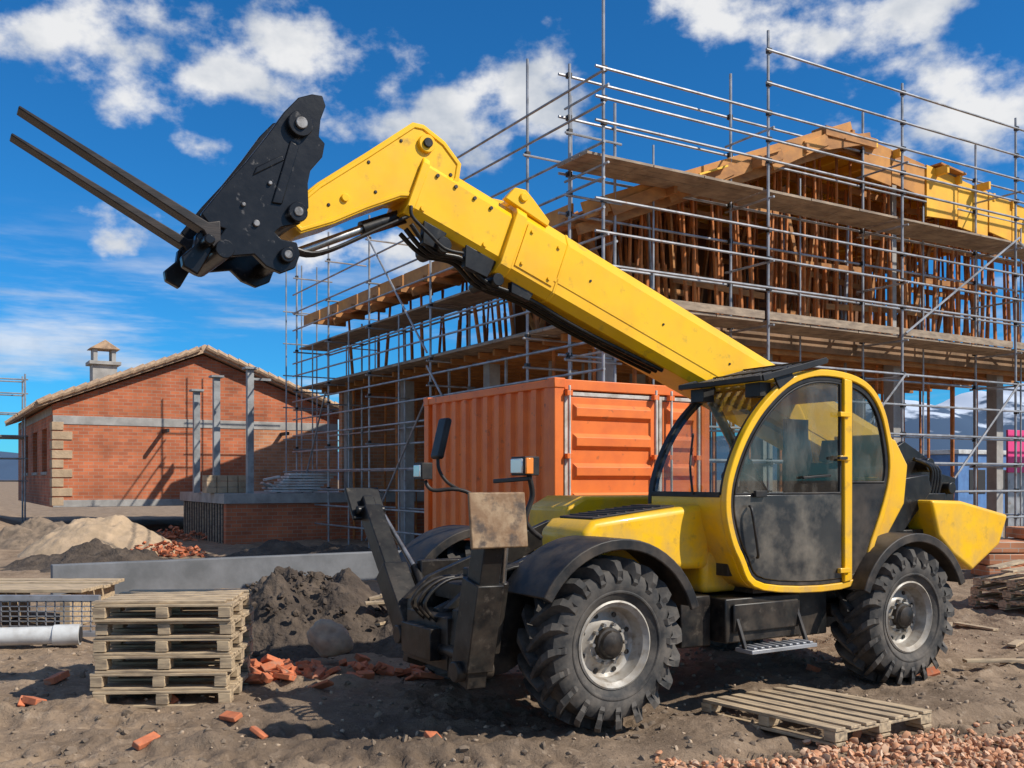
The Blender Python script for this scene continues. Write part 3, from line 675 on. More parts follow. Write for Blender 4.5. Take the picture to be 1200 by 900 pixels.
for i in range(5):
    deck(ap[i]+.03,ap[i+1]-.03,.05,.97,4.72,'a')
    if i<4: deck(ap[i]+(-.3 if i==0 else .03),ap[i+1]-.03,.05,.97,7.2,'a')
for i in range(len(bp)-1):
    if i>0: deck(.05,.97,bp[i]+.03,bp[i+1]-.03,5.7,'b')
    deck(.05,.97,bp[i]+.03,bp[i+1]-.03,4.5,'b')
for i in range(5): mb.bb((ap[i]+.05,.03,4.78),(ap[i+1]-.05,.055,4.93),0)
mb.build("decks",[plank],scf,.003)
s2e=empty("scaffolding",(-18.65,34,0.9),A); mb=MB()
for a in(-3,0,1.6):
    for b in(0,1): mb.cyl((a,b,-1),(a,b,4.6),.03,0,6)
for z in(.8,1.6,2.4,3.2,3.9,4.4):
    for b in(0,1): mb.cyl((-4,b,z),(1.7,b,z),.025,0,6)
    mb.cyl((1.6,0,z),(1.6,1,z),.02,0,6)
mb.bb((-4,.1,2.3),(1.6,.9,2.35),1)
mb.build("tubes",[galv,plank],s2e)
# ------------------------------------------------------------------ brick house
hs=empty("brick_house",(-.468*30,30,.0),A); HW=9.2; HL=12; gz=.9; ez=4.05; pz=5.85; hp=HW*.49
mb=MB()
mb.prism([(0,gz),(HW,gz),(HW,ez),(hp,pz),(0,ez)],0,.3,0)
mb.prism([(0,gz),(HW,gz),(HW,ez),(hp,pz),(0,ez)],HL-.3,HL,0)
wins=[(1.6,3.0),(4.6,6.0),(7.8,9.2)]
y=.3
for a,b in wins: 
    mb.bb((0,y,gz),(.3,a,ez),0); mb.bb((0,a,gz),(.3,b,2.0),0); mb.bb((0,a,3.4),(.3,b,ez),0); y=b
mb.bb((0,y,gz),(.3,HL-.3,ez),0); mb.bb((HW-.3,.3,gz),(HW,HL-.3,ez),0)
mb.build("walls",[brick],hs)
mb=MB()
mb.bb((.0,-.02,3.45),(HW,.1,3.72),0)
mb.bb((-.02,.2,3.75),(.1,HL-.3,4.0),0)
for k in range(10):
    w=.55 if k%2 else .3; z=gz+.05+k*.29
    if z<3.4: mb.bb((-.03,-.035,z),(w,.25,z+.25),1); mb.bb((-.032,.25,z),(.1,(.85-w),z+.25),1)
mb.bb((0,-.03,gz),(HW,.02,gz+.22),0)
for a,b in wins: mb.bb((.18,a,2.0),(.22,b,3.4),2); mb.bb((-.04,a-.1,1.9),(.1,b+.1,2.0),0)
for a in(3.2,7.1): mb.bb((a,-.75,3.25),(a+.09,.1,3.36),2)
mb.build("lintels_and_quoins",[conc,sand,dark],hs,.01)
mb=MB()
mb.bb((5.9,-.006,gz+.22),(HW-.02,.05,3.44),0); mb.build("pale_infill",[brick2],hs)
mb=MB()
def slope(x0,z0,x1,z1):
    L=math.hypot(x1-x0,z1-z0); ux,uz=(x1-x0)/L,(z1-z0)/L
    P=[(x0,z0),(x1,z1),(x1,z1+.12),(x0,z0+.12)]; mb.prism(P,-.3,HL+.3,0)
    for k in range(int(L/.36)):
        a=k*.36; p=(x0+ux*a,z0+.12+uz*a)
        for y in(-.33,-.05): mb.cyl((p[0],y,p[1]+.02),(p[0]+ux*.42,y,p[1]+uz*.42+.06),.085,0,8,.10)
slope(-.45,ez-.12,hp,pz+.06); slope(HW+.45,ez-.1,hp,pz+.06)
for k in range(34): mb.cyl((-.5,-.2+k*.36,ez-.03),(.1,-.2+k*.36,ez+.22),.09,0,8)
for k in range(34): mb.cyl((hp,-.3+k*.37,pz+.2),(hp,.1+k*.37,pz+.17),.12,0,8,.1)
mb.build("roof",[tile],hs)
mb=MB()
x,y=2.05,4.0; mb.bb((x-.4,y-.35,4.4),(x+.4,y+.35,5.75),0); mb.bb((x-.52,y-.47,5.75),(x+.52,y+.47,5.87),0)
for dx in(-.3,.3): mb.bb((x+dx-.07,y-.3,5.87),(x+dx+.07,y+.3,6.3),0)
mb.prism([(x-.5,6.3),(x+.5,6.3),(x,6.62)],y-.42,y+.42,1); mb.build("chimney",[conc,tile],hs,.01)
te=empty("brick_terrace",(-7.87,27,0),A); mb=MB()
mb.bb((0,0,-.2),(7,.25,1.08),0); mb.bb((0,.25,-.2),(.2,5,1.08),2); mb.bb((-.08,-.08,1.08),(7.1,5.2,1.36),1)
for k in range(16): mb.bb((-.04,.3+.3*k,-.2),(-.0,.36+.3*k,1.07),3)
mb.bb((0.3,3.1,1.36),(1.3,3.6,1.62),1)
mb.build("base",[brick,conc,dark,plank],te,.01)
mb=MB()
for (a,b,h) in((-.2,2.5,4.35),(.15,1.6,4.7),(.75,.3,4.85)):
    mb.bb((a-.09,b-.09,1.36),(a+.09,b+.09,h),0); mb.bb((a-.18,b-.18,h),(a+.18,b+.18,h+.06),0)
mb.bb((.75,.27,4.55),(1.35,.33,4.62),0)
mb.build("steel_columns",[postm],te,.005)
mb=MB()
for i in range(4):
    for j in range(3): mb.bb((-.3+i*.3,.9,1.37+j*.17),(-.02+i*.3,1.4,1.53+j*.17),0)
for i in range(7): mb.box((2.0+.1*i,.5,1.42+.08*i),(1.4,.6,.06),1,Matrix.Rotation(random.uniform(-.1,.1),3,'Z'))
for i in range(18): mb.box((1.3+random.random()*1.5,.3+random.random(),1.45+random.random()*.4),(.45,.25,.06),1,Matrix.Rotation(random.uniform(-.6,.6),3,'Y'))
mb.build("block_stacks",[sand,white],te,.01)
mb=MB(); mb.bb((0,0,-.3),(6.2,.22,.50),0); mb.build("concrete_wall",[concd],None,.015,loc=(-6.7,14.3,0),rz=A)
# ------------------------------------------------------------------ pallets
def pallet(mb,o,R,L=1.15,W=1.0,h=.135,j=.0):
    o=Vector(o)
    def bx(c,s): 
        mb.box(o+R@Vector(c),s,0,R@Matrix.Rotation(random.uniform(-j,j),3,'Z'))
    for k in range(7): bx((random.uniform(-.008,.008),-W/2+.05+k*(W-.1)/6,h-.011),(L,.095+random.uniform(-.012,.01),.022))
    for x in(-L/2+.05,0,L/2-.05): bx((x,0,h-.033),(.095,W,.02))
    for x in(-L/2+.05,0,L/2-.05):
        for y in(-W/2+.06,0,W/2-.06): bx((x,y,h*.47),(.095,.12,h-.066))
    for y in(-W/2+.05,0,W/2-.05): bx((0,y,.011),(L,.095,.021))
mb=MB(); z=0.0
for k in range(6):
    pallet(mb,(random.uniform(-.025,.025),random.uniform(-.03,.03),z),Matrix.Rotation(random.uniform(-.03,.03),3,'Z'),1.06,.85,j=.010); z+=.1355
for k in range(6): mb.box((random.uniform(-.03,.03),-.36+.145*k,z+.012),(1.02,.09,.022),0,Matrix.Rotation(random.uniform(-.03,.03),3,'Z'))
mb.build("pallet_stack",[wood],None,.004,loc=(-2.78,8.12,-.04),rz=math.radians(4))
mb=MB(); pallet(mb,(0,0,0),Matrix.Identity(3),1.25,1.0,.12,.015)
o=mb.build("wooden_pallet",[wood],None,.004,loc=(2.18,7.12,.0),rz=math.radians(122)); o.rotation_euler[1]=math.radians(2)
mb=MB()
for k in range(3): pallet(mb,(0,0,k*.14),Matrix.Rotation(.1*k,3,'Z'),1.2,1.0,.13,.01)
for k in range(4): mb.box((.2,-.5+k*.3,.46+.03*k),(1.6,.16,.03),0,Matrix.Rotation(.1*k,3,'Z'))
mb.build("pallet_stack",[wood],None,.004,loc=(7.1,13.5,.0),rz=A)
# ------------------------------------------------------------------ terrain
tab=rng.random((256,256))
def vn(x,y):
    xi=np.floor(x).astype(int);yi=np.floor(y).astype(int);fx=x-xi;fy=y-yi;fx=fx*fx*(3-2*fx);fy=fy*fy*(3-2*fy)
    g=lambda a,b:tab[a&255,b&255]
    return (g(xi,yi)*(1-fx)+g(xi+1,yi)*fx)*(1-fy)+(g(xi,yi+1)*(1-fx)+g(xi+1,yi+1)*fx)*fy-.5
def fbm(x,y,o=4,seed=0):
    s=0;a=1.
    for i in range(o): s=s+a*vn(x+seed*17.3+i*31.7,y+seed*7.1+i*11.3);a*=.5;x,y=(x*.8-y*.6)*2.03,(x*.6+y*.8)*2.03
    return s
def axis(dense0,dense1,step,lo,hi,g):
    a=list(np.arange(dense0,dense1,step)); s=step;x=dense1
    while x<hi: a.append(x); s*=g; x+=s
    a.append(hi); s=step;x=dense0-step; b=[]
    while x>lo: b.append(x); s*=g; x-=s
    b.append(lo); return np.array(b[::-1]+a)
xs=axis(-5.2,6.4,.024,-6000,6000,1.045); ys=axis(5.6,10.0,.023,-300,9000,1.03)
X,Yg=np.meshgrid(xs,ys)
def track(px,py,qx,qy,w,X,Y):
    dx,dy=qx-px,qy-py;L=math.hypot(dx,dy);dx/=L;dy/=L
    al=(X-px)*dx+(Y-py)*dy; ac=-(X-px)*dy+(Y-py)*dx+.06*np.sin(al*1.3+px)
    jn=fbm(X*3,Y*3,3,12)
    m=np.clip((w/2-np.abs(ac)+.05*jn)/.05,0,1)*np.clip(al/.3,0,1)*np.clip((L-al)/.3,0,1)*np.clip(.75+1.1*fbm(X*1.1,Y*1.1,2,15),0,1)
    lug=np.clip(.5+1.8*np.sin(al*2*math.pi/.21+np.abs(ac)*14+2.2*jn)+1.6*jn,0,1)
    rid=np.exp(-((np.abs(ac)-w/2-.05+.06*jn)/.05)**2)*np.clip(al/.3,0,1)*np.clip((L-al)/.3,0,1)*np.clip(.6+1.4*fbm(X*2,Y*2,2,16),0,1)
    return m,lug,rid
TR=[(-6.5,7.15,-.2,6.75,.42),(-6.5,6.35,.6,6.1,.40),(-7,9.2,-1.0,8.6,.4),(3.6,8.7,12,13.6,.42),(3.0,10.6,11,15.2,.42),(1.2,6.15,6,7.9,.35),(-6,8.0,-3.2,7.3,.35)]
VB=lambda X,Y:-SU*X+CU*Y
def height(X,Y,fine=True):
    h=.10*fbm(X*.35,Y*.35,3,1)*np.clip((np.hypot(X-2,Y-8)-3)/4,.15,1)
    h=h+.07*fbm(X*1.7,Y*1.7,3,2)
    if fine:
        rg=np.clip(.6+1.2*fbm(X*.8,Y*.8,2,21),.15,1.3)
        h=h+rg*(.055*fbm(X*6,Y*6,4,3)+ .07*np.maximum(fbm(X*13,Y*13,3,5)-.08,0))
    for p in TR:
        m,lug,rid=track(*p,X,Y); h=h*(1-.7*m)-m*(.055-.045*lug)+rid*.05*(1+fbm(X*9,Y*9,2,6))
    v=VB(X,Y); u=CU*X+SU*Y
    far=np.clip((v-28.5)/3,0,1)*np.clip((4-u)/4,0,1); h=h+far*far*(3-2*far)*.95
    tr=np.exp(-((v-17.5)/1.6)**2)*np.clip((2.5-u)/2,0,1); h=h-.15*tr
    h=h+ .25*np.exp(-(((v-21)/2)**2))*np.clip((-1-u)/3,0,1)
    return h
H=height(X,Yg)
nx,ny=len(xs),len(ys)
co=np.stack([X.ravel(),Yg.ravel(),H.ravel()],1).astype(np.float32)
me=bpy.data.meshes.new("ground"); me.vertices.add(nx*ny); me.vertices.foreach_set("co",co.ravel())
ii=(np.arange(ny-1)[:,None]*nx+np.arange(nx-1)[None,:]).ravel()
F=np.stack([ii,ii+1,ii+nx+1,ii+nx],1).astype(np.int32)
me.loops.add(F.size); me.loops.foreach_set("vertex_index",F.ravel()); me.polygons.add(len(F)); me.polygons.foreach_set("loop_start",np.arange(0,F.size,4,dtype=np.int32)); me.update(calc_edges=True)
me.polygons.foreach_set("use_smooth",np.ones(len(F),bool))
soil_dark=np.exp(-(((X+.6)/1.6)**2+((Yg-6.7)/.8)**2))*.95+.5*np.exp(-(((X-1.8)/2.5)**2+((Yg-8.2)/1.0)**2))  # mask for darker, smoother soil: soft oval patches, noise added below
soil_dark=soil_dark+.7*fbm(X*.6,Yg*.8,4,9)
at=me.attributes.new("soil_dark",'FLOAT','POINT'); at.data.foreach_set("value",soil_dark.ravel().astype(np.float32))
gr=bpy.data.objects.new("ground",me); sc.collection.objects.link(gr)
def groundmat():
    m=bpy.data.materials.new("dirt_ground"); t,n,l,b=nt(m)
    tc=n.new("ShaderNodeTexCoord")
    def nz(s,lo,hi,d=5,o0=0,o1=1):
        x=n.new("ShaderNodeTexNoise"); x.inputs["Scale"].default_value=s; x.inputs["Detail"].default_value=d; x.inputs["Roughness"].default_value=.65; l.new(tc.outputs["Object"],x.inputs["Vector"])
        r=n.new("ShaderNodeMapRange"); r.inputs[1].default_value=lo; r.inputs[2].default_value=hi; r.inputs[3].default_value=o0; r.inputs[4].default_value=o1; l.new(x.outputs["Fac"],r.inputs[0]); return r.outputs[0]
    def mx(a,c,f):
        x=n.new("ShaderNodeMix"); x.data_type='RGBA'; l.new(f,x.inputs[0])
        if isinstance(a,tuple): x.inputs[6].default_value=(*a,1)
        else: l.new(a,x.inputs[6])
        x.inputs[7].default_value=(*c,1); return x.outputs[2]
    c=mx((.34,.245,.165),(.21,.148,.098),nz(2.2,.35,.65)); c=mx(c,(.43,.325,.23),nz(14,.55,.75)); c=mx(c,(.13,.093,.063),nz(34,.58,.72))
    a=n.new("ShaderNodeAttribute"); a.attribute_name="soil_dark"; ad=n.new("ShaderNodeMath"); l.new(a.outputs["Fac"],ad.inputs[0]); l.new(nz(6,0,1,5,-.25,.25),ad.inputs[1])
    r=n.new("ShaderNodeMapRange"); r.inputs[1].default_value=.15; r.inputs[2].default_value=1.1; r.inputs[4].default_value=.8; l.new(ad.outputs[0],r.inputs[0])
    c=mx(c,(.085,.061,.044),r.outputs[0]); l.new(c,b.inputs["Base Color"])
    rr=n.new("ShaderNodeMapRange"); rr.inputs[3].default_value=.95; rr.inputs[4].default_value=.65; l.new(r.outputs[0],rr.inputs[0]); l.new(rr.outputs[0],b.inputs["Roughness"])
    x=n.new("ShaderNodeTexNoise"); x.inputs["Scale"].default_value=28; x.inputs["Detail"].default_value=7; x.inputs["Roughness"].default_value=.7; l.new(tc.outputs["Object"],x.inputs["Vector"])
    bp=n.new("ShaderNodeBump"); bp.inputs["Strength"].default_value=.9; bp.inputs["Distance"].default_value=.025; l.new(x.outputs["Fac"],bp.inputs["Height"]); l.new(bp.outputs[0],b.inputs["Normal"])
    b.inputs["Specular IOR Level"].default_value=.2
    return m
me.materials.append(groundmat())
def gh(x,y): return float(height(np.array([x]),np.array([y]))[0])
def heap(name,cx,cy,rx,ry,h,mat,N=90,seed=1,rough=.12,rot=0,flat=1.0):
    g=np.linspace(-1.25,1.25,N); a,b=np.meshgrid(g,g); rr=np.hypot(a,b)
    z=h*np.clip(1-rr**1.6,-.4,1)**1.0*flat; z=np.where(rr>1,-.25*(rr-1)*4*h,z); z=np.minimum(z,h*.95)
    f=fbm(a*3,b*3,5,seed)+.6*np.abs(fbm(a*9,b*9,4,seed+3)); z=z+rough*f*np.clip(1.3-rr,0,1)
    ca,sa=math.cos(rot),math.sin(rot); xx=cx+a*rx*ca-b*ry*sa; yy=cy+a*rx*sa+b*ry*ca
    gg=height(xx,yy,False); vs=np.stack([xx.ravel(),yy.ravel(),(z+gg-.03).ravel()],1)
    mb=MB(); mb.add(vs.tolist(),[(i*N+j,i*N+j+1,(i+1)*N+j+1,(i+1)*N+j) for i in range(N-1) for j in range(N-1)],0)
    return mb.build(name,[mat],None,smooth=180)
heap("dirt_pile",-2.35,10.9,1.40,1.25,.80,dirtd,190,2,.30)
heap("dirt_pile",-1.0,10.5,.80,.8,.36,dirtd,80,5,.18)
heap("sand_pile",-9.7,23.2,1.9,1.5,.80,sand,90,3,.22)
heap("dirt_pile",-12.3,25.5,1.7,1.2,.55,clodm,80,4,.3)
heap("dirt_pile",-8.0,19.5,2.2,1.2,.35,dirtd,80,8,.3)
heap("dirt_pile",-4.3,20.5,2.6,1.2,.4,dirtd,80,9,.3)
def rocks(name,pts,mat,smooth=50,sub=1):
    mb=MB()
    bm=bmesh.new(); bmesh.ops.create_icosphere(bm,subdivisions=sub,radius=1); bv=[v.co.copy() for v in bm.verts]; bf=[tuple(v.index for v in f.verts) for f in bm.faces]; bm.free()
    for x,y,z,s in pts:
        R=Matrix.Rotation(random.uniform(0,6.28),3,(random.random(),random.random(),random.random()+.01)); sx=(random.uniform(.7,1.3),random.uniform(.6,1.1),random.uniform(.45,.8))
        mb.add([Vector((x,y,z))+ (R@Vector((v.x*sx[0],v.y*sx[1],v.z*sx[2])))*s*random.uniform(.78,1.18) for v in bv],bf,0)
    return mb.build(name,[mat],None,smooth=smooth)
n=5200; xx=rng.uniform(.9,4.9,n); yy=rng.uniform(5.6,7.3,n)
keep=[(x,y) for x,y in zip(xx,yy) if y<5.97+.37*(max(0,x-1.0))**.7+ .12*math.sin(x*3)+random.gauss(0,.09) and y<6.95]
hh=height(np.array([k[0] for k in keep]),np.array([k[1] for k in keep]))
pts=[(k[0],k[1],h+random.uniform(0,.035),random.uniform(.012,.036)) for k,h in zip(keep,hh)]
rocks("gravel",pts,peb,40)
n=5000; xx=rng.uniform(-6,7,n); yy=5.6+8.4*rng.random(n)**1.4; hh=height(xx,yy)
rocks("dirt_clods",[(x,y,h,random.choice([.006,.008,.010,.014,.022,.032])*random.uniform(.7,1.4)) for x,y,h in zip(xx,yy,hh)],clodm,35)
n=600; xx=rng.uniform(-5,7,n); yy=rng.uniform(5.8,12,n); hh=height(xx,yy)
rocks("stones",[(x,y,h+.004,random.uniform(.006,.026)) for x,y,h in zip(xx,yy,hh)],stone,60)
bm=bmesh.new(); bmesh.ops.create_icosphere(bm,subdivisions=4,radius=.2)
for v in bm.verts:
    k=1+.35*mnoise.noise(v.co*5)+.1*mnoise.noise(v.co*14); v.co=Vector((v.co.x*1.05*k,v.co.y*.8*k,v.co.z*.85*k))
me=bpy.data.meshes.new("boulder"); bm.to_mesh(me); bm.free(); me.materials.append(stone); o=bpy.data.objects.new("boulder",me); sc.collection.objects.link(o); o.location=(-1.74,9.35,.24)
for p in me.polygons: p.use_smooth=True
pts=[]
for k in range(420):
    a=random.uniform(0,6.28);q=random.random()**.6; pts.append((-2.35+1.45*q*math.cos(a),10.9+1.3*q*math.sin(a)-.1,max(.02,.74*(1-q**1.6)),random.choice([.012,.018,.03,.045])))
rocks("soil_lumps",pts,dirtd,30)
mb=MB()
def rub(cx,cy,rx,ry,n,hmax):
    for k in range(n):
        a=random.uniform(0,6.28);q=random.random()**.7;x=cx+rx*q*math.cos(a);y=cy+ry*q*math.sin(a)
        R=Matrix.Rotation(random.uniform(0,6.28),3,'Z')@Matrix.Rotation(random.uniform(-.6,.6),3,'X')@Matrix.Rotation(random.uniform(-.6,.6),3,'Y')
        mb.box((x,y,gh(x,y)+.03+hmax*(1-q)*random.random()),(random.uniform(.05,.22),random.uniform(.05,.11),random.uniform(.02,.06)),0,R)
rub(-2.2,8.75,.55,.32,110,.13); rub(-1.3,8.8,.8,.35,34,.04)
for k in range(26): rub(random.uniform(-4,6),random.uniform(6.3,10),.2,.15,1,.01)
mb.build("brick_rubble",[brickc],None,.006)
mb=MB(); rub(-8.0,22.5,1.2,.8,130,.4); rub(-10.2,29,2.0,.6,120,.4); mb.build("brick_rubble",[brickc],None)
mb=MB()
for k in range(10): mb.box((-1.1+random.uniform(-.6,.6),10.6+random.uniform(-.3,.4),.2+.04*k),(random.uniform(.5,1.3),.12,.03),0,Matrix.Rotation(random.uniform(-.5,.5),3,'Z')@Matrix.Rotation(random.uniform(-.25,.25),3,'Y'))
for k in range(9):
    x,y=random.uniform(4.4,7),random.uniform(9,12.5); mb.box((x,y,gh(x,y)+.03),(random.uniform(.3,.9),.09,.025),0,Matrix.Rotation(random.uniform(0,3),3,'Z'))
mb.build("scrap_lumber",[wood],None,.003)
mb=MB()
for k in range(6): mb.box((-6.35,11.6+.22*k,.42+random.uniform(0,.03)),(2.6,.2,.04),0,Matrix.Rotation(random.uniform(-.03,.03),3,'Z'))
for x in(-7.4,-6.4,-5.3): mb.bb((x,11.5,0),(x+.12,12.8,.40),0)
mb.build("lumber_planks",[wood],None,.004)
mb=MB()
for k in range(20): mb.box((-6.6+.1*k,10.95,.22),(.012,.012,.36),0)
for k in range(7): mb.box((-5.65,10.95,.06+.055*k),(2.0,.012,.012),0)
mb.bb((-6.7,10.92,.40),(-4.6,10.98,.46),0); mb.bb((-6.7,10.92,.0),(-4.6,10.98,.05),0)
mb.build("metal_grating",[galv],None)
mb=MB()
mb.cyl((-7.6,9.75,.12),(-4.62,10.45,.10),.095,0,20); mb.cyl((-4.85,10.396,.10),(-4.6,10.455,.10),.112,0,20)
mb.cyl((-4.599,10.4553,.10),(-4.59,10.4575,.10),.085,1,20)
mb.build("plastic_pipe",[white,dark],None)
mb=MB()
for k in range(5):
    x,y=8.5+.9*k,17.5+.5*k
    for j in range(3+(k%2)): mb.bb((x,y,j*.22),(x+.7-.05*(j%2),y+.7,j*.22+.2),0)
mb.build("brick_stack",[brick2],None,.02)
mb=MB(); mb.box((14.6,28.0,2.55),(1.6,.06,1.2),0,Matrix.Rotation(A,3,'Z')); mb.box((14.6,28.1,1.0),(1.5,.1,2.0),1,Matrix.Rotation(A,3,'Z')); mb.build("site_sign",[pink,galv],None,.01)
sb=empty("site_office",(20,44,0),A); mb=MB(); mb.bb((0,0,0),(9,4,2.9),0); mb.bb((-.1,-.1,2.9),(9.1,4.1,3.1),1)
for k in range(4): mb.bb((.8+2.1*k,-.03,1.1),(2.0+2.1*k,.05,2.2),2)
mb.build("cabin",[bluew,white,dark],sb,.02)
# ------------------------------------------------------------------ mountains
mm=bpy.data.materials.new("mountain_rock"); t,n,l,b=nt(mm)
g=n.new("ShaderNodeNewGeometry"); s=n.new("ShaderNodeSeparateXYZ"); l.new(g.outputs["Position"],s.inputs[0])
x=n.new("ShaderNodeTexNoise"); x.inputs["Scale"].default_value=.008; x.inputs["Detail"].default_value=7; l.new(g.outputs["Position"],x.inputs["Vector"])
ma=n.new("ShaderNodeMath"); ma.operation='MULTIPLY_ADD'; l.new(x.outputs["Fac"],ma.inputs[0]); ma.inputs[1].default_value=600; l.new(s.outputs[2],ma.inputs[2])
r=n.new("ShaderNodeMapRange"); r.inputs[1].default_value=540; r.inputs[2].default_value=590; l.new(ma.outputs[0],r.inputs[0])
q=n.new("ShaderNodeMix"); q.data_type='RGBA'; q.inputs[6].default_value=(.045,.085,.15,1); q.inputs[7].default_value=(.55,.61,.70,1); l.new(r.outputs[0],q.inputs[0]); l.new(q.outputs[2],b.inputs["Base Color"]); b.inputs["Roughness"].default_value=1
xm=np.linspace(-5000,6500,260); rows=14; vs=[]
ridge=(110+200*np.clip((xm+500)/2600,0,1))*(1+.5*fbm(xm*.0012,xm*0,3,3)+.25*fbm(xm*.006,xm*0+4,4,4))
for j in range(rows):
    f=j/(rows-1)
    for i,xv in enumerate(xm):
        w=40*float(vn(np.array([xv*.008]),np.array([f*5.]))[0]); vs.append((float(xv),3200+900*f+w*2,float(ridge[i]*math.sin(f*math.pi/2)+w*(f>0)*(f<1)*.9-4)))
N=len(xm); mb=MB(); mb.add(vs,[(j*N+i,j*N+i+1,(j+1)*N+i+1,(j+1)*N+i) for j in range(rows-1) for i in range(N-1)],0)
mb.build("mountains",[mm],None,smooth=60)
# ------------------------------------------------------------------ light
S=Vector((math.cos(math.radians(-21)),math.sin(math.radians(-21)),0)); el=math.radians(42); S=Vector((S.x*math.cos(el),S.y*math.cos(el),math.sin(el)))
sl=bpy.data.lights.new("sun",'SUN'); sl.energy=5.0; sl.angle=math.radians(.5); sl.color=(1,.94,.84)
so=bpy.data.objects.new("sun",sl); sc.collection.objects.link(so); so.rotation_euler=S.to_track_quat('Z','Y').to_euler(); so.location=(20,-5,20)
w=bpy.data.worlds.new("World"); sc.world=w; w.use_nodes=True; n=w.node_tree.nodes; l=w.node_tree.links
for x in list(n): n.remove(x)
out=n.new("ShaderNodeOutputWorld"); sky=n.new("ShaderNodeTexSky"); sky.sky_type='NISHITA'; sky.sun_disc=False; sky.sun_elevation=el; sky.sun_rotation=math.atan2(S.x,S.y); sky.altitude=800; sky.air_density=1; sky.dust_density=.3; sky.ozone_density=3
mul=n.new("ShaderNodeMix"); mul.data_type='RGBA'; mul.blend_type='MULTIPLY'; mul.inputs[0].default_value=1; mul.inputs[7].default_value=(.16,.74,1.18,1); l.new(sky.outputs[0],mul.inputs[6])
bg=n.new("ShaderNodeBackground"); bg.inputs[1].default_value=.11; l.new(mul.outputs[2],bg.inputs[0])
tc=n.new("ShaderNodeTexCoord"); sp_=n.new("ShaderNodeSeparateXYZ"); l.new(tc.outputs["Generated"],sp_.inputs[0])
def mth(op,a,b=None,c=None):
    x=n.new("ShaderNodeMath"); x.operation=op
    for i,v in enumerate((a,b,c)):
        if v is None: continue
        if isinstance(v,(int,float)): x.inputs[i].default_value=v
        else: l.new(v,x.inputs[i])
    return x.outputs[0]
az=mth('ARCTAN2',sp_.outputs[0],sp_.outputs[1]); ele=mth('ARCSINE',sp_.outputs[2])
cb=n.new("ShaderNodeCombineXYZ"); l.new(az,cb.inputs[0]); l.new(ele,cb.inputs[1])
def cnoise(scale,sx=1,sy=1,rot=0,off=(0,0,0),det=12,rough=.58,dist=0):
    mp=n.new("ShaderNodeMapping"); mp.inputs["Scale"].default_value=(sx,sy,1); mp.inputs["Rotation"].default_value=(0,0,rot); mp.inputs["Location"].default_value=off; l.new(cb.outputs[0],mp.inputs[0])
    x=n.new("ShaderNodeTexNoise"); x.noise_dimensions='2D'; x.inputs["Scale"].default_value=scale; x.inputs["Detail"].default_value=det; x.inputs["Roughness"].default_value=rough; x.inputs["Distortion"].default_value=dist; l.new(mp.outputs[0],x.inputs["Vector"]); return x.outputs["Fac"]
clouds=[(55,38,80,28),(150,55,100,38),(262,88,112,42),(340,62,76,46),(200,30,60,26),(530,125,105,44),(612,110,60,40),(455,140,50,22),(850,22,65,32),(940,45,75,26),(1040,15,90,22),(1130,140,120,48),(235,172,26,15),(150,276,40,18),(430,288,85,24)]
best=None
for px,py,wx,wy in clouds:
    a0=math.atan((px-600)/FP); e0=math.atan((HZ-py)/FP*math.cos(a0))
    sb=n.new("ShaderNodeVectorMath"); sb.operation='SUBTRACT'; l.new(cb.outputs[0],sb.inputs[0]); sb.inputs[1].default_value=(a0,e0,0)
    ml=n.new("ShaderNodeVectorMath"); ml.operation='MULTIPLY'; l.new(sb.outputs[0],ml.inputs[0]); ml.inputs[1].default_value=(FP/wx/1.15,FP/wy/1.1,0)
    ln=n.new("ShaderNodeVectorMath"); ln.operation='LENGTH'; l.new(ml.outputs[0],ln.inputs[0])
    best=ln.outputs["Value"] if best is None else mth('MINIMUM',best,ln.outputs["Value"])
azm=n.new("ShaderNodeMapRange"); azm.interpolation_type='SMOOTHSTEP'; azm.inputs[1].default_value=.62; azm.inputs[2].default_value=.95; l.new(mth('ABSOLUTE',az),azm.inputs[0])
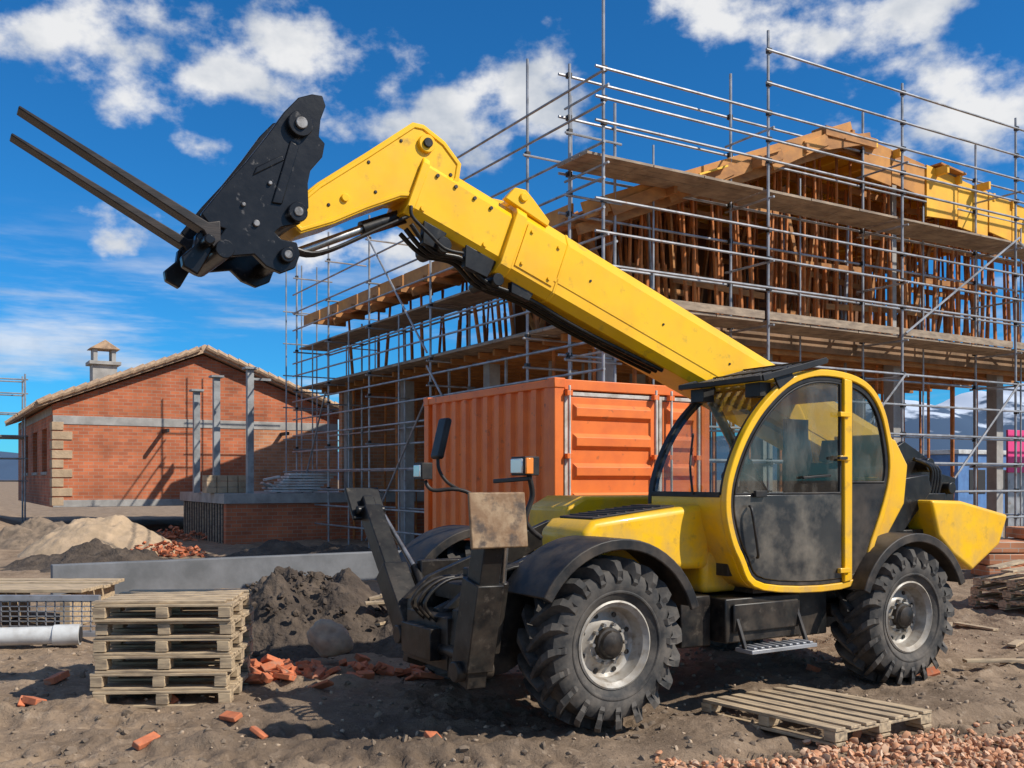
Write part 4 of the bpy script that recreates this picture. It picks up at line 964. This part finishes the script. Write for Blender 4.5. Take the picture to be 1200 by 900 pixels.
elm=n.new("ShaderNodeMapRange"); elm.interpolation_type='SMOOTHSTEP'; elm.inputs[1].default_value=.60; elm.inputs[2].default_value=.9; l.new(ele,elm.inputs[0])
oth=mth('MAXIMUM',azm.outputs[0],elm.outputs[0])  # unseen clouds added overhead, to the sides and behind camera for neutral fill light
best=mth('MINIMUM',best,mth('SUBTRACT',5.0,mth('MULTIPLY',oth,4.08)))
n1=cnoise(11,1,1.5,det=7,rough=.56) 
d=mth('SUBTRACT',mth('MULTIPLY',n1,4.0),mth('MULTIPLY',best,1.0)) 
mr=n.new("ShaderNodeMapRange"); mr.interpolation_type='SMOOTHSTEP'; mr.inputs[1].default_value=.85; mr.inputs[2].default_value=1.9; l.new(d,mr.inputs[0]); dens=mr.outputs[0]
wn=cnoise(3.2,1,7,-.17,(3,1,0),6,.6)
mw=n.new("ShaderNodeMapRange"); mw.interpolation_type='SMOOTHSTEP'; mw.inputs[1].default_value=.45; mw.inputs[2].default_value=.75; mw.inputs[4].default_value=.7; l.new(wn,mw.inputs[0])
band=n.new("ShaderNodeMapRange"); band.interpolation_type='SMOOTHSTEP'; band.inputs[1].default_value=.27; band.inputs[2].default_value=.14; l.new(ele,band.inputs[0])
wsp=mth('MULTIPLY',mw.outputs[0],band.outputs[0]); fin=mth('MAXIMUM',mth('MULTIPLY',dens,.95),wsp)
sh=cnoise(9,1,1.5,0,(0,.10,0),5,.55)
ms=n.new("ShaderNodeMapRange"); ms.inputs[1].default_value=.42; ms.inputs[2].default_value=.72; l.new(sh,ms.inputs[0])
cc=n.new("ShaderNodeMix"); cc.data_type='RGBA'; cc.inputs[6].default_value=(1,1,1,1); cc.inputs[7].default_value=(.55,.61,.70,1); l.new(ms.outputs[0],cc.inputs[0])
bc=n.new("ShaderNodeBackground"); bc.inputs[1].default_value=.88; l.new(cc.outputs[2],bc.inputs[0])
mxs=n.new("ShaderNodeMixShader"); l.new(fin,mxs.inputs[0]); l.new(bg.outputs[0],mxs.inputs[1]); l.new(bc.outputs[0],mxs.inputs[2]); l.new(mxs.outputs[0],out.inputs[0])
print("DONE",nx*ny)
